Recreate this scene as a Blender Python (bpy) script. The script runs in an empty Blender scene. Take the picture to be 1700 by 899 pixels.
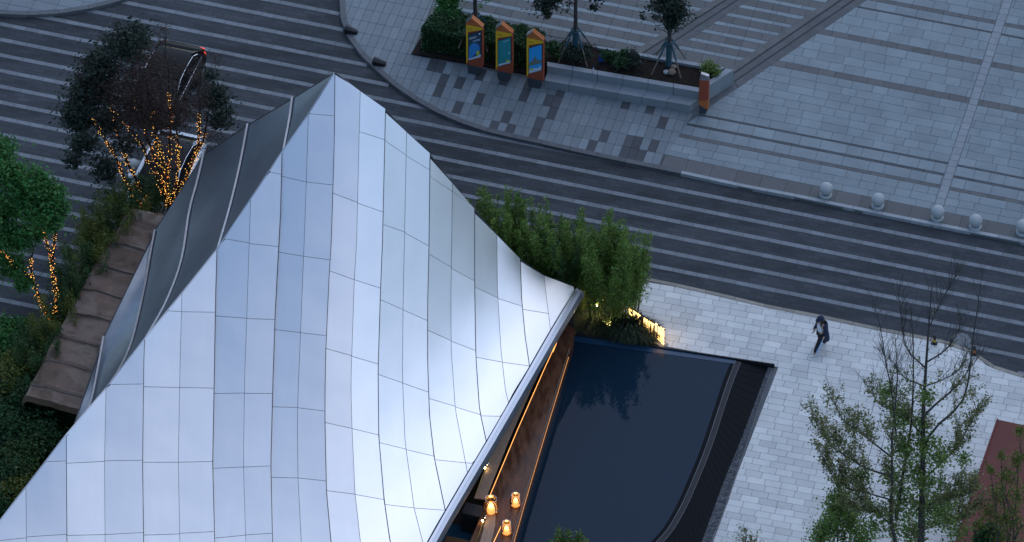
import bpy, math, random
import numpy as np
from mathutils import Vector, Matrix

R = math.radians
rng = random.Random(7)
scene = bpy.context.scene
COL = scene.collection

# ------------------------------------------------------------------ camera
PITCH = R(45.0)
DIST = 200.0
FPX = 48.0 * DIST            # focal length in pixels of a 1700 px wide frame
CX, CY = 850.0, 449.5
cam_d = bpy.data.cameras.new('camera')
cam = bpy.data.objects.new('camera', cam_d)
COL.objects.link(cam)
cam.location = (0, -DIST * math.cos(PITCH), DIST * math.sin(PITCH))
cam.rotation_euler = (math.pi / 2 - PITCH, 0, 0)
cam_d.sensor_width = 36.0
cam_d.lens = 36.0 * FPX / 1700.0
cam_d.clip_start = 1.0
cam_d.clip_end = 5000.0
scene.camera = cam

# ------------------------------------------------------------------ sky, sun, exposure
SUN_EL, SUN_AZ = R(55.0), R(36.0)      # azimuth clockwise from +Y
world = bpy.data.worlds.new('World')
scene.world = world
world.use_nodes = True
wn = world.node_tree
wn.nodes.clear()
w_out = wn.nodes.new('ShaderNodeOutputWorld')
w_bg = wn.nodes.new('ShaderNodeBackground')
w_sky = wn.nodes.new('ShaderNodeTexSky')
w_sky.sky_type = 'NISHITA'
w_sky.sun_disc = False
w_sky.sun_elevation = SUN_EL
w_sky.sun_rotation = SUN_AZ
w_sky.altitude = 100.0
w_sky.air_density = 1.0
w_sky.dust_density = 0.5
w_sky.ozone_density = 3.0
wn.links.new(w_sky.outputs['Color'], w_bg.inputs['Color'])
w_bg.inputs['Strength'].default_value = 0.15
wn.links.new(w_bg.outputs['Background'], w_out.inputs['Surface'])

sun_d = bpy.data.lights.new('sun', 'SUN')
sun_d.energy = 0.5
sun_d.angle = R(100.0)
sun_d.color = (1.0, 0.92, 0.82)
sun = bpy.data.objects.new('sun', sun_d)
COL.objects.link(sun)
sdir = Vector((math.sin(SUN_AZ) * math.cos(SUN_EL), math.cos(SUN_AZ) * math.cos(SUN_EL), math.sin(SUN_EL)))
sun.rotation_euler = sdir.to_track_quat('Z', 'Y').to_euler()
sun.location = (0, 0, 60)

scene.view_settings.view_transform = 'Standard'
scene.view_settings.look = 'None'
scene.view_settings.exposure = 0.46
scene.view_settings.gamma = 1.0
scene.view_settings.use_curve_mapping = False
scene.render.engine = 'CYCLES'
scene.cycles.use_denoising = True
scene.cycles.max_bounces = 6
scene.cycles.transparent_max_bounces = 8
scene.cycles.sample_clamp_indirect = 4.0

# ------------------------------------------------------------------ picture measurements -> places on the ground
cp, sp_ = math.cos(PITCH), math.sin(PITCH)
def ray(px, py):
    dx, dy = (px - CX) / FPX, -(py - CY) / FPX
    return Vector((dx, dy * sp_ + cp, dy * cp - sp_))
CAMP = Vector(cam.location)
def P(px, py, z=0.0):
    d = ray(px, py)
    return CAMP + d * ((z - CAMP.z) / d.z)
def Q(px, py, Y):
    d = ray(px, py)
    return CAMP + d * ((Y - CAMP.y) / d.y)
def to_px(p):
    v = Vector(p) - CAMP
    zc = v.y * cp - v.z * sp_
    return (CX + FPX * v.x / zc, CY - FPX * (v.y * sp_ + v.z * cp) / zc)

ALPHA = R(16.0)
def frame(a):
    return Vector((math.cos(a), -math.sin(a), 0)), Vector((math.sin(a), math.cos(a), 0))
E1, E2 = frame(ALPHA)
def uv(p, e=(E1, E2)):
    return (p.x * e[0].x + p.y * e[0].y, p.x * e[1].x + p.y * e[1].y)
def puv(px, py, z=0.12, e=(E1, E2)):
    return uv(P(px, py, z), e)
def unuv(u, v, z, e=(E1, E2)):
    return Vector((u * e[0].x + v * e[1].x, u * e[0].y + v * e[1].y, z))

def lerp(a, b, t): return a + (b - a) * t
def interp(pts, x):
    """piecewise linear y(x) through pts sorted by x, constant slope beyond"""
    if x <= pts[0][0]:
        a, b = pts[0], pts[1]
    elif x >= pts[-1][0]:
        a, b = pts[-2], pts[-1]
    else:
        for a, b in zip(pts, pts[1:]):
            if a[0] <= x <= b[0]: break
    return a[1] + (b[1] - a[1]) * (x - a[0]) / ((b[0] - a[0]) or 1e-9)
def resample(pts, n):
    pts = [Vector(p) for p in pts]
    L = [0]
    for a, b in zip(pts, pts[1:]): L.append(L[-1] + (b - a).length)
    out = []
    for k in range(n):
        t = L[-1] * k / (n - 1)
        i = 0
        while i < len(L) - 2 and L[i + 1] < t: i += 1
        out.append(pts[i].lerp(pts[i + 1], (t - L[i]) / max(L[i + 1] - L[i], 1e-9)))
    return out
def smooth_path(pts, n):
    """Catmull-Rom through pts"""
    pts = [Vector(p) for p in pts]
    if len(pts) < 3: return resample(pts, n)
    ext = [pts[0] * 2 - pts[1]] + pts + [pts[-1] * 2 - pts[-2]]
    dense = []
    for i in range(len(pts) - 1):
        p0, p1, p2, p3 = ext[i:i + 4]
        for k in range(8):
            t = k / 8
            dense.append(0.5 * ((2 * p1) + (p2 - p0) * t + (2 * p0 - 5 * p1 + 4 * p2 - p3) * t * t + (3 * p1 - p0 - 3 * p2 + p3) * t ** 3))
    dense.append(pts[-1])
    return resample(dense, n)
def in_poly(pt, poly):
    x, y = pt; c = False
    for (x1, y1), (x2, y2) in zip(poly, poly[1:] + poly[:1]):
        if (y1 > y) != (y2 > y) and x < (x2 - x1) * (y - y1) / (y2 - y1) + x1: c = not c
    return c
def area(poly):
    return 0.5 * sum(a[0] * b[1] - b[0] * a[1] for a, b in zip(poly, poly[1:] + poly[:1]))
def clip(subject, box):
    """Sutherland-Hodgman of any polygon by the rectangle (u0,v0,u1,v1)"""
    u0, v0, u1, v1 = box
    for ax, lim, sgn in ((0, u0, 1), (0, u1, -1), (1, v0, 1), (1, v1, -1)):
        out = []
        for a, b in zip(subject, subject[1:] + subject[:1]):
            ina, inb = (a[ax] - lim) * sgn >= 0, (b[ax] - lim) * sgn >= 0
            if ina != inb:
                t = (lim - a[ax]) / (b[ax] - a[ax])
                c = [a[0] + (b[0] - a[0]) * t, a[1] + (b[1] - a[1]) * t]; c[ax] = lim
            if ina and inb: out.append(tuple(b))
            elif ina: out.append(tuple(c))
            elif inb: out += [tuple(c), tuple(b)]
        subject = out
        if len(subject) < 3: return []
    # drop doubles
    res = []
    for p in subject:
        if not res or abs(p[0] - res[-1][0]) + abs(p[1] - res[-1][1]) > 1e-4: res.append(p)
    if len(res) > 1 and abs(res[0][0] - res[-1][0]) + abs(res[0][1] - res[-1][1]) < 1e-4: res.pop()
    return res if len(res) >= 3 else []

# ------------------------------------------------------------------ mesh helpers
class MB:
    def __init__(s): s.v = []; s.f = []
    def add(s, verts, faces):
        o = len(s.v)
        s.v += [tuple(p) for p in verts]
        s.f += [tuple(i + o for i in f) for f in faces]
        return s
    def prism(s, bottom, top):
        n = len(bottom)
        return s.add(list(bottom) + list(top), [tuple(range(n))[::-1], tuple(range(n, 2 * n))] + [(i, (i + 1) % n, n + (i + 1) % n, n + i) for i in range(n)])
    def slab(s, poly, z0, z1, inset=0.0):
        """vertical prism on a CCW polygon of Vectors (z ignored)"""
        pts = [Vector((p[0], p[1], 0)) for p in poly]
        if sum(a.x * b.y - b.x * a.y for a, b in zip(pts, pts[1:] + pts[:1])) < 0: pts.reverse()
        top = pts
        if inset:
            c = sum(pts, Vector()) / len(pts)
            top = [p + (c - p).normalized() * inset for p in pts]
        return s.prism([(p.x, p.y, z0) for p in pts], [(p.x, p.y, z1) for p in top])
    def box(s, c, size, rot=None, bevel=0.0):
        c = Vector(c); hx, hy, hz = (Vector(size) / 2)
        if bevel <= 0:
            vs = [Vector((x, y, z)) for z in (-hz, hz) for x, y in ((-hx, -hy), (hx, -hy), (hx, hy), (-hx, hy))]
            fs = [(3, 2, 1, 0), (4, 5, 6, 7), (0, 1, 5, 4), (1, 2, 6, 5), (2, 3, 7, 6), (3, 0, 4, 7)]
        else:
            b = min(bevel, hx * .9, hy * .9, hz * .9); vs = []
            for z, k in ((-hz, b), (-hz + b, 0), (hz - b, 0), (hz, b)):
                for x, y in ((-1, -1), (1, -1), (1, 1), (-1, 1)):
                    if x * y > 0: vs += [Vector((x * (hx - k), y * (hy - b - k * .4), z)), Vector((x * (hx - b - k * .4), y * (hy - k), z))]
                    else: vs += [Vector((x * (hx - b - k * .4), y * (hy - k), z)), Vector((x * (hx - k), y * (hy - b - k * .4), z))]
            fs = [tuple(range(8))[::-1], tuple(range(24, 32))]
            for r in range(3):
                fs += [(r * 8 + i, r * 8 + (i + 1) % 8, r * 8 + 8 + (i + 1) % 8, r * 8 + 8 + i) for i in range(8)]
        if rot is not None: vs = [rot @ v for v in vs]
        return s.add([v + c for v in vs], fs)
    def tube(s, path, radii, n=6, caps=True):
        path = [Vector(p) for p in path]
        if not hasattr(radii, '__len__'): radii = [radii] * len(path)
        vs = []; t0 = None; ref = None
        for i, p in enumerate(path):
            d = (path[min(i + 1, len(path) - 1)] - path[max(i - 1, 0)])
            d = d.normalized() if d.length > 1e-9 else Vector((0, 0, 1))
            if ref is None:
                ref = Vector((1, 0, 0)) if abs(d.x) < .8 else Vector((0, 1, 0))
            a = (ref - d * ref.dot(d)).normalized(); b = d.cross(a); ref = a
            for k in range(n):
                th = 2 * math.pi * k / n
                vs.append(p + (a * math.cos(th) + b * math.sin(th)) * radii[i])
        fs = []
        for i in range(len(path) - 1):
            for k in range(n):
                fs.append((i * n + k, i * n + (k + 1) % n, (i + 1) * n + (k + 1) % n, (i + 1) * n + k))
        if caps:
            fs.append(tuple(range(n))[::-1]); fs.append(tuple(range((len(path) - 1) * n, len(path) * n)))
        return s.add(vs, fs)
    def lathe(s, profile, c, n=24, ax=None):
        c = Vector(c); vs = []; fs = []
        for r, z in profile:
            for k in range(n):
                th = 2 * math.pi * k / n
                v = Vector((r * math.cos(th), r * math.sin(th), z))
                if ax is not None: v = ax @ v
                vs.append(v + c)
        m = len(profile)
        for i in range(m - 1):
            for k in range(n):
                fs.append((i * n + k, i * n + (k + 1) % n, (i + 1) * n + (k + 1) % n, (i + 1) * n + k))
        fs.append(tuple(range(n))[::-1]); fs.append(tuple(range((m - 1) * n, m * n)))
        return s.add(vs, fs)
    def build(s, name, mat, parent=None, smooth=False, angle=None):
        return link_mesh(name, s.v, s.f, mat, parent, smooth, angle)

def world_loc(o):
    l = Vector((0, 0, 0))
    while o is not None:
        l += o.location; o = o.parent
    return l
def link_mesh(name, verts, faces, mat, parent=None, smooth=False, angle=None):
    me = bpy.data.meshes.new(name)
    off = world_loc(parent) if parent is not None else Vector()
    me.from_pydata([(v[0] - off.x, v[1] - off.y, v[2] - off.z) for v in verts], [], faces)
    me.materials.append(M[mat] if isinstance(mat, str) else mat)
    if smooth:
        me.polygons.foreach_set('use_smooth', [True] * len(me.polygons))
        if angle is not None:
            me.set_sharp_from_angle(angle=R(angle))
    me.update()
    o = bpy.data.objects.new(name, me)
    COL.objects.link(o)
    o.parent = parent
    return o
def thing(name, loc, label, cat, group=None):
    o = bpy.data.objects.new(name, None)
    COL.objects.link(o); o.location = loc
    o.empty_display_size = 0.3
    return tag(o, label, cat, group)
def tag(o, label=None, cat=None, group=None, kind=None):
    if label: o['label'] = label
    if cat: o['category'] = cat
    if group: o['group'] = group
    if kind: o['kind'] = kind
    return o

# ------------------------------------------------------------------ materials
M = {}
def mat(name, color, rough=0.6, metal=0.0, var=0.0, noise=0.0, nscale=3.0, bump=0.0, bscale=40.0, spec=0.5, emit=None, es=0.0,
        color2=None, detail=6.0, rvar=0.0, hue=0.0, stretch=None):
    """principled material; var = value spread per piece, noise = mottling towards color2"""
    m = bpy.data.materials.new(name); m.use_nodes = True
    nt = m.node_tree; nd = nt.nodes; ln = nt.links
    b = nd['Principled BSDF']
    b.inputs['Base Color'].default_value = (*color, 1)
    b.inputs['Roughness'].default_value = rough
    b.inputs['Metallic'].default_value = metal
    b.inputs['Specular IOR Level'].default_value = spec
    src = None
    tc = nd.new('ShaderNodeTexCoord')
    geo = nd.new('ShaderNodeNewGeometry')
    pos = geo.outputs['Position']
    if stretch:
        mp = nd.new('ShaderNodeMapping'); mp.inputs['Scale'].default_value = stretch[:3]
        if len(stretch) > 3: mp.inputs['Rotation'].default_value = (0, 0, stretch[3])
        ln.new(pos, mp.inputs['Vector']); pos = mp.outputs['Vector']
    if noise > 0:
        n = nd.new('ShaderNodeTexNoise'); n.inputs['Scale'].default_value = nscale
        n.inputs['Detail'].default_value = detail; n.inputs['Roughness'].default_value = 0.65
        ln.new(pos, n.inputs['Vector'])
        r = nd.new('ShaderNodeMapRange')
        r.inputs['From Min'].default_value = 0.3; r.inputs['From Max'].default_value = 0.7
        r.inputs['To Min'].default_value = 0.0; r.inputs['To Max'].default_value = noise
        ln.new(n.outputs['Fac'], r.inputs['Value'])
        mx = nd.new('ShaderNodeMix'); mx.data_type = 'RGBA'
        mx.inputs['A'].default_value = (*color, 1)
        mx.inputs['B'].default_value = (*(color2 or tuple(c * .55 for c in color)), 1)
        ln.new(r.outputs['Result'], mx.inputs['Factor'])
        src = mx.outputs['Result']
        if rvar:
            r2 = nd.new('ShaderNodeMapRange')
            r2.inputs['From Min'].default_value = 0.35; r2.inputs['From Max'].default_value = 0.65
            r2.inputs['To Min'].default_value = rough; r2.inputs['To Max'].default_value = max(0.03, rough + rvar)
            ln.new(n.outputs['Fac'], r2.inputs['Value']); ln.new(r2.outputs['Result'], b.inputs['Roughness'])
    if var > 0:
        oi = nd.new('ShaderNodeObjectInfo')
        ad = nd.new('ShaderNodeMath'); ad.operation = 'ADD'
        ln.new(geo.outputs['Random Per Island'], ad.inputs[0]); ln.new(oi.outputs['Random'], ad.inputs[1])
        fr = nd.new('ShaderNodeMath'); fr.operation = 'FRACT'; ln.new(ad.outputs[0], fr.inputs[0])
        mr = nd.new('ShaderNodeMapRange')
        mr.inputs['To Min'].default_value = 1 - var; mr.inputs['To Max'].default_value = 1 + var
        ln.new(fr.outputs[0], mr.inputs['Value'])
        hs = nd.new('ShaderNodeHueSaturation')
        if src is not None: ln.new(src, hs.inputs['Color'])
        else: hs.inputs['Color'].default_value = (*color, 1)
        ln.new(mr.outputs['Result'], hs.inputs['Value'])
        if hue:
            wn_ = nd.new('ShaderNodeTexWhiteNoise'); wn_.noise_dimensions = '1D'
            ln.new(fr.outputs[0], wn_.inputs['W'])
            hr = nd.new('ShaderNodeMapRange')
            hr.inputs['To Min'].default_value = 0.5 - hue; hr.inputs['To Max'].default_value = 0.5 + hue
            ln.new(wn_.outputs['Value'], hr.inputs['Value']); ln.new(hr.outputs['Result'], hs.inputs['Hue'])
        src = hs.outputs['Color']
    if src is not None: ln.new(src, b.inputs['Base Color'])
    if bump > 0:
        n2 = nd.new('ShaderNodeTexNoise'); n2.inputs['Scale'].default_value = bscale; n2.inputs['Detail'].default_value = 4
        ln.new(pos, n2.inputs['Vector'])
        bp = nd.new('ShaderNodeBump'); bp.inputs['Strength'].default_value = bump; bp.inputs['Distance'].default_value = 0.02
        ln.new(n2.outputs['Fac'], bp.inputs['Height']); ln.new(bp.outputs['Normal'], b.inputs['Normal'])
    if emit:
        b.inputs['Emission Color'].default_value = (*emit, 1)
        b.inputs['Emission Strength'].default_value = es
    M[name] = m
    return m
def leafmat(name, color, var=0.45, hue=0.03, trans=0.25):
    m = mat(name, color, rough=0.55, var=var, hue=hue, spec=0.3)
    nt = m.node_tree; b = nt.nodes['Principled BSDF']
    tr = nt.nodes.new('ShaderNodeBsdfTranslucent'); mix = nt.nodes.new('ShaderNodeMixShader')
    mix.inputs[0].default_value = trans
    src = b.inputs['Base Color'].links[0].from_socket
    nt.links.new(src, tr.inputs['Color'])
    out = nt.nodes['Material Output']
    nt.links.new(b.outputs[0], mix.inputs[1]); nt.links.new(tr.outputs[0], mix.inputs[2])
    nt.links.new(mix.outputs[0], out.inputs['Surface'])
    return m

mat('ground_earth', (0.09, 0.09, 0.09), 0.9, noise=.6, nscale=.2)
mat('asphalt', (0.0651, 0.0728, 0.0784), 0.9, spec=.2, noise=.8, nscale=.55, detail=10, color2=(0.03515, 0.0392, 0.0434), bump=.5, bscale=25, stretch=(.5, 1.3, 1, R(16)))
mat('band_stone', (0.1804, 0.2026, 0.2148), 0.7, var=.13, noise=.5, nscale=2.5, color2=(0.1142, 0.1267, 0.1386), bump=.3, bscale=30)
mat('joint', (0.1325, 0.1455, 0.15), 0.95, noise=.5, nscale=2)
mat('granite', (0.225, 0.272, 0.284), 0.65, var=.09, noise=.8, nscale=.8, detail=9, color2=(0.15, 0.185, 0.197), bump=.3, bscale=35)
mat('granite_side', (0.19, 0.225, 0.238), 0.65, var=.1, noise=.8, nscale=.8, detail=9, color2=(0.135, 0.162, 0.172), bump=.3, bscale=35)
mat('granite_pale_lit', (0.66, 0.665, 0.62), 0.65, var=.13, noise=.8, nscale=.7, detail=9, color2=(0.5, 0.51, 0.485), bump=.3, bscale=35)  # pale stone; the promenade's local brightening is put into its colour
mat('granite_dark', (0.0682, 0.0756, 0.08199), 0.7, var=.14, noise=.5, nscale=3, bump=.3, bscale=35)
mat('granite_brown', (0.1209, 0.1248, 0.1209), 0.75, var=.12, noise=.5, nscale=2, color2=(0.08463, 0.0884, 0.0858), bump=.3, bscale=35)
mat('tactile', (0.2646, 0.2971, 0.3143), 0.6, var=.06, noise=.4, nscale=4)
mat('kerb_dark', (0.1107, 0.1204, 0.126), 0.7, var=.1, noise=.5, nscale=3)
mat('kerb_pale', (0.33, 0.36, 0.37), 0.7, var=.12, noise=.5, nscale=3)
mat('kerb_tan', (0.3069, 0.285, 0.2325), 0.75, var=.15, noise=.6, nscale=3)
mat('channel_stone', (0.083, 0.09135, 0.0945), 0.65, var=.1, noise=.5, nscale=2)
mat('drain_dark', (0.035, 0.036, 0.04), 0.7, noise=.4, nscale=2)
mat('soil', (0.03, 0.023, 0.019), 0.95, spec=.1, noise=.8, nscale=6, color2=(0.015, 0.012, 0.01), bump=1, bscale=14)
mat('ground_cover', (0.02, 0.035, 0.015), 0.9, noise=.8, nscale=4, color2=(0.008, 0.012, 0.006), bump=1, bscale=12)
mat('planter_granite', (0.2558, 0.2889, 0.3061), 0.6, var=.06, noise=.5, nscale=1.2, color2=(0.1826, 0.2066, 0.2204), bump=.2, bscale=40)
mat('bollard_stone', (0.4018, 0.432, 0.424), 0.6, noise=.35, nscale=14, color2=(0.2678, 0.288, 0.288))
mat('panel_metal', (0.89, 0.90, 0.89), 0.45, 1.0, var=.02, noise=.35, nscale=1.0, color2=(0.80, 0.815, 0.81), detail=8, stretch=(3, .5, .5))
mat('roof_under', (0.06, 0.062, 0.066), 0.7)
mat('grey_metal', (0.25, 0.2812, 0.3187), 0.42, 0.85, noise=.6, nscale=1.2, color2=(0.1812, 0.2063, 0.2375), var=.04, bump=.05, bscale=3)  # darker grey than the silver sheets; far slope and eave lip
mat('seam_metal', (0.42, 0.43, 0.44), 0.4, 0.8, noise=.6, nscale=5, color2=(0.26, 0.24, 0.22))
mat('gutter_metal', (0.62, 0.64, 0.67), 0.35, 1.0)
mat('trim_dark', (0.03, 0.031, 0.034), 0.5)
mat('wall_dark', (0.03, 0.028, 0.027), 0.7)
mat('timber_dark', (0.18, 0.075, 0.038), 0.4, spec=.3, noise=.9, nscale=2.6, color2=(0.03, 0.014, 0.009), rvar=-.25, stretch=(2.2, .55, 1, R(-16)))
mat('timber_pale', (0.42, 0.29, 0.20), 0.55, noise=.7, nscale=7, color2=(0.24, 0.155, 0.10), stretch=(3, .5, 1, R(-16)))
mat('canopy_brown', (0.205, 0.135, 0.097), 0.42, noise=.9, nscale=1.3, color2=(0.085, 0.06, 0.038), rvar=-.18, bump=.6, bscale=2.2)
mat('led', (1, .6, .25), emit=(1.0, .40, .08), es=1.3)
mat('led_dim', (1, .5, .2), emit=(1.0, .36, .06), es=.55)
mat('glowing_wax', (0.8, 0.5, 0.25), emit=(1.0, .42, .10), es=.9)  # wax emits amber of itself to stand for candlelight in the bowl
mat('pool_tile', (0.006, 0.0075, 0.010), 0.5, noise=.4, nscale=3, spec=.06)
mat('pool_lip', (0.014, 0.016, 0.019), 0.4, spec=.25)
mat('pool_rim', (0.012, 0.05, 0.10), 0.3)
mat('pebble', (0.10, 0.105, 0.11), 0.6, var=.6)
mat('red_roof', (0.155, 0.038, 0.027), 0.75, noise=.7, nscale=.8, color2=(0.1, 0.025, 0.018), bump=.2, bscale=30)
mat('bark', (0.06075, 0.05535, 0.05265), 0.9, noise=.6, nscale=9, bump=.5, bscale=30)
mat('bark_dark', (0.035, 0.027, 0.024), 0.9, noise=.6, nscale=9)
mat('bamboo_culm', (0.10, 0.12, 0.035), 0.6, var=.3)
mat('wrap_teal', (0.03, 0.10, 0.13), 0.7, noise=.5, nscale=12)
mat('stake_wood', (0.20, 0.16, 0.12), 0.8, noise=.5, nscale=8)
leafmat('leaf_green', (0.135, 0.205, 0.045))
leafmat('leaf_bright', (0.055, 0.175, 0.04), .5)
leafmat('leaf_dark', (0.0297, 0.0459, 0.0324), .45)
leafmat('leaf_umber', (0.062, 0.037, 0.029), .4)
leafmat('leaf_bamboo', (0.1289, 0.2156, 0.03795), .5)
leafmat('leaf_bamboo_dark', (0.045, 0.0975, 0.03), .5)
leafmat('leaf_olive', (0.1275, 0.1575, 0.03), .45)
leafmat('leaf_hedge', (0.027, 0.0825, 0.0255), .5)
leafmat('leaf_sparse', (0.18, 0.19, 0.07), .45, .04)
leafmat('leaf_grass', (0.0351, 0.054, 0.0243), .5)
mat('bulb', (1, .6, .2), emit=(1.0, .52, .10), es=2.6)
mat('bulb_red', (1, .4, .2), emit=(1.0, .28, .05), es=2.2)
mat('spot_glow', (1, .9, .7), emit=(1.0, .72, .30), es=30.0)
mat('letter_glow', (1, .9, .7), emit=(1.0, .58, .18), es=1.7)
mat('flame', (1, .8, .4), emit=(1.0, .50, .14), es=4.0)
mat('black_metal', (0.015, 0.015, 0.017), 0.45, 0.3)
mat('brass', (0.45, 0.28, 0.10), 0.3, 1.0)
mat('chrome', (0.7, 0.7, 0.72), 0.15, 1.0)
mat('sign_orange', (0.5175, 0.1466, 0.0345), 0.6, noise=.25, nscale=5)
mat('sign_rust', (0.345, 0.072, 0.03), 0.6, noise=.25, nscale=5)
mat('sign_yellow', (0.819, 0.468, 0.0195), 0.6)
mat('sign_base', (0.05, 0.06, 0.072), 0.6)
mat('sign_ink', (0.30, 0.17, 0.02), 0.6)
mat('poster_navy', (0.02, 0.07, 0.12), 0.35)
mat('poster_blue', (0.039, 0.312, 0.741), 0.35, noise=.6, nscale=5, color2=(0.02925, 0.1755, 0.468))
mat('poster_teal', (0.0234, 0.312, 0.3315), 0.35, noise=.5, nscale=6, color2=(0.0195, 0.2145, 0.2535))
mat('poster_sky', (0.0234, 0.429, 0.9), 0.35, noise=.4, nscale=4, color2=(0.0195, 0.2925, 0.702))
mat('poster_grey', (0.195, 0.24, 0.21), 0.5, noise=.6, nscale=14)
mat('poster_lime', (0.546, 0.585, 0.078), 0.5)
mat('poster_white', (0.8775, 0.9, 0.9), 0.5, noise=.8, nscale=10, color2=(0.0975, 0.429, 0.702))
mat('ink_white', (0.9, 0.9, 0.9), 0.5)
mat('wedge_black', (0.0091, 0.0105, 0.0126), 0.5)
mat('car_black', (0.006, 0.0055, 0.005), 0.25, 0.0, spec=.1)
mat('car_white', (0.55, 0.60, 0.64), 0.25)
mat('car_glass', (0.006, 0.007, 0.008), 0.1, spec=.15)
mat('tyre', (0.012, 0.012, 0.012), 0.85)
mat('rim_metal', (0.4, 0.4, 0.42), 0.35, 1.0)
mat('tail_red', (0.5, 0.02, 0.01), emit=(1, .08, .03), es=1.0)
mat('lamp_clear', (0.7, 0.7, 0.7), 0.2)
mat('skin', (0.45, 0.29, 0.22), 0.6)
mat('coat_navy', (0.008, 0.018, 0.05), 0.8)
mat('cap_navy', (0.0075, 0.02, 0.055), 0.8)
mat('shirt_white', (0.6, 0.65, 0.70), 0.85)
mat('trouser_black', (0.010, 0.010, 0.012), 0.85)
mat('stripe_blue', (0.28, 0.48, 0.75), 0.8)
mat('shoe_white', (0.65, 0.65, 0.66), 0.6)
mat('hair', (0.028, 0.018, 0.014), 0.5)
mat('cushion_blue', (0.02, 0.11, 0.19), 0.85, noise=.3)
mat('table_brown', (0.13, 0.065, 0.03), 0.5, noise=.5, nscale=5)
mat('bright_plastic', (0.55, 0.55, 0.55), 0.5)
mat('tag_blue', (0.02, 0.06, 0.28), 0.6)
mat('stone_tan', (0.22, 0.17, 0.13), 0.8, noise=.4)
mat('yellow_paint', (0.45, 0.26, 0.02), 0.6)
mat('manhole', (0.15, 0.165, 0.175), 0.6, noise=.5, nscale=6)
mat('facade_pale', (0.62, 0.62, 0.60), 0.7, noise=.3, nscale=.3)
mat('facade_glass', (0.05, 0.06, 0.07), 0.15)
mat('letter_slab', (0.34, 0.34, 0.33), 0.7)

# panel metal: slow waviness so that each sheet mirrors the sky a little unevenly
def panel_waves():
    nt = M['panel_metal'].node_tree; b = nt.nodes['Principled BSDF']
    g = nt.nodes.new('ShaderNodeNewGeometry')
    n = nt.nodes.new('ShaderNodeTexNoise'); n.inputs['Scale'].default_value = 0.55; n.inputs['Detail'].default_value = 1.5
    nt.links.new(g.outputs['Position'], n.inputs['Vector'])
    bp = nt.nodes.new('ShaderNodeBump'); bp.inputs['Strength'].default_value = 0.35; bp.inputs['Distance'].default_value = 0.12
    nt.links.new(n.outputs['Fac'], bp.inputs['Height']); nt.links.new(bp.outputs['Normal'], b.inputs['Normal'])
panel_waves()

def water_material():
    m = bpy.data.materials.new('pool_water'); m.use_nodes = True
    nt = m.node_tree; b = nt.nodes['Principled BSDF']
    b.inputs['Base Color'].default_value = (0.008, 0.024, 0.044, 1)
    b.inputs['Specular IOR Level'].default_value = 0.32
    b.inputs['Roughness'].default_value = 0.02
    b.inputs['IOR'].default_value = 1.33
    g = nt.nodes.new('ShaderNodeNewGeometry')
    n = nt.nodes.new('ShaderNodeTexNoise'); n.inputs['Scale'].default_value = 1.6; n.inputs['Detail'].default_value = 3
    nt.links.new(g.outputs['Position'], n.inputs['Vector'])
    bp = nt.nodes.new('ShaderNodeBump'); bp.inputs['Strength'].default_value = 0.06; bp.inputs['Distance'].default_value = 0.05
    nt.links.new(n.outputs['Fac'], bp.inputs['Height']); nt.links.new(bp.outputs['Normal'], b.inputs['Normal'])
    M['pool_water'] = m
water_material()
def glass_material():
    m = bpy.data.materials.new('jar_glass'); m.use_nodes = True
    nt = m.node_tree; nt.nodes.remove(nt.nodes['Principled BSDF'])
    gl = nt.nodes.new('ShaderNodeBsdfGlossy'); gl.inputs['Roughness'].default_value = 0.05
    tr = nt.nodes.new('ShaderNodeBsdfTransparent'); tr.inputs['Color'].default_value = (1, .93, .85, 1)
    lw = nt.nodes.new('ShaderNodeLayerWeight'); lw.inputs['Blend'].default_value = 0.35
    mx = nt.nodes.new('ShaderNodeMixShader')
    nt.links.new(lw.outputs['Fresnel'], mx.inputs[0]); nt.links.new(tr.outputs[0], mx.inputs[1]); nt.links.new(gl.outputs[0], mx.inputs[2])
    nt.links.new(mx.outputs[0], nt.nodes['Material Output'].inputs['Surface'])
    M['jar_glass'] = m
glass_material()

def canopy_folds():
    """pale creases and olive damp patches of the canopy skin"""
    nt = M['canopy_brown'].node_tree; b = nt.nodes['Principled BSDF']
    src = b.inputs['Base Color'].links[0].from_socket
    g = nt.nodes.new('ShaderNodeNewGeometry')
    n = nt.nodes.new('ShaderNodeTexNoise'); n.noise_type = 'RIDGED_MULTIFRACTAL'; n.inputs['Scale'].default_value = 1.7; n.inputs['Detail'].default_value = 5; n.inputs['Distortion'].default_value = .6
    nt.links.new(g.outputs['Position'], n.inputs['Vector'])
    mr = nt.nodes.new('ShaderNodeMapRange'); mr.inputs['From Min'].default_value = .65; mr.inputs['From Max'].default_value = 1.15; mr.inputs['To Max'].default_value = .8
    nt.links.new(n.outputs['Fac'], mr.inputs['Value'])
    mx = nt.nodes.new('ShaderNodeMix'); mx.data_type = 'RGBA'; mx.inputs['B'].default_value = (.33, .27, .24, 1)
    nt.links.new(mr.outputs['Result'], mx.inputs['Factor']); nt.links.new(src, mx.inputs['A']); nt.links.new(mx.outputs['Result'], b.inputs['Base Color'])
canopy_folds()
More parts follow.
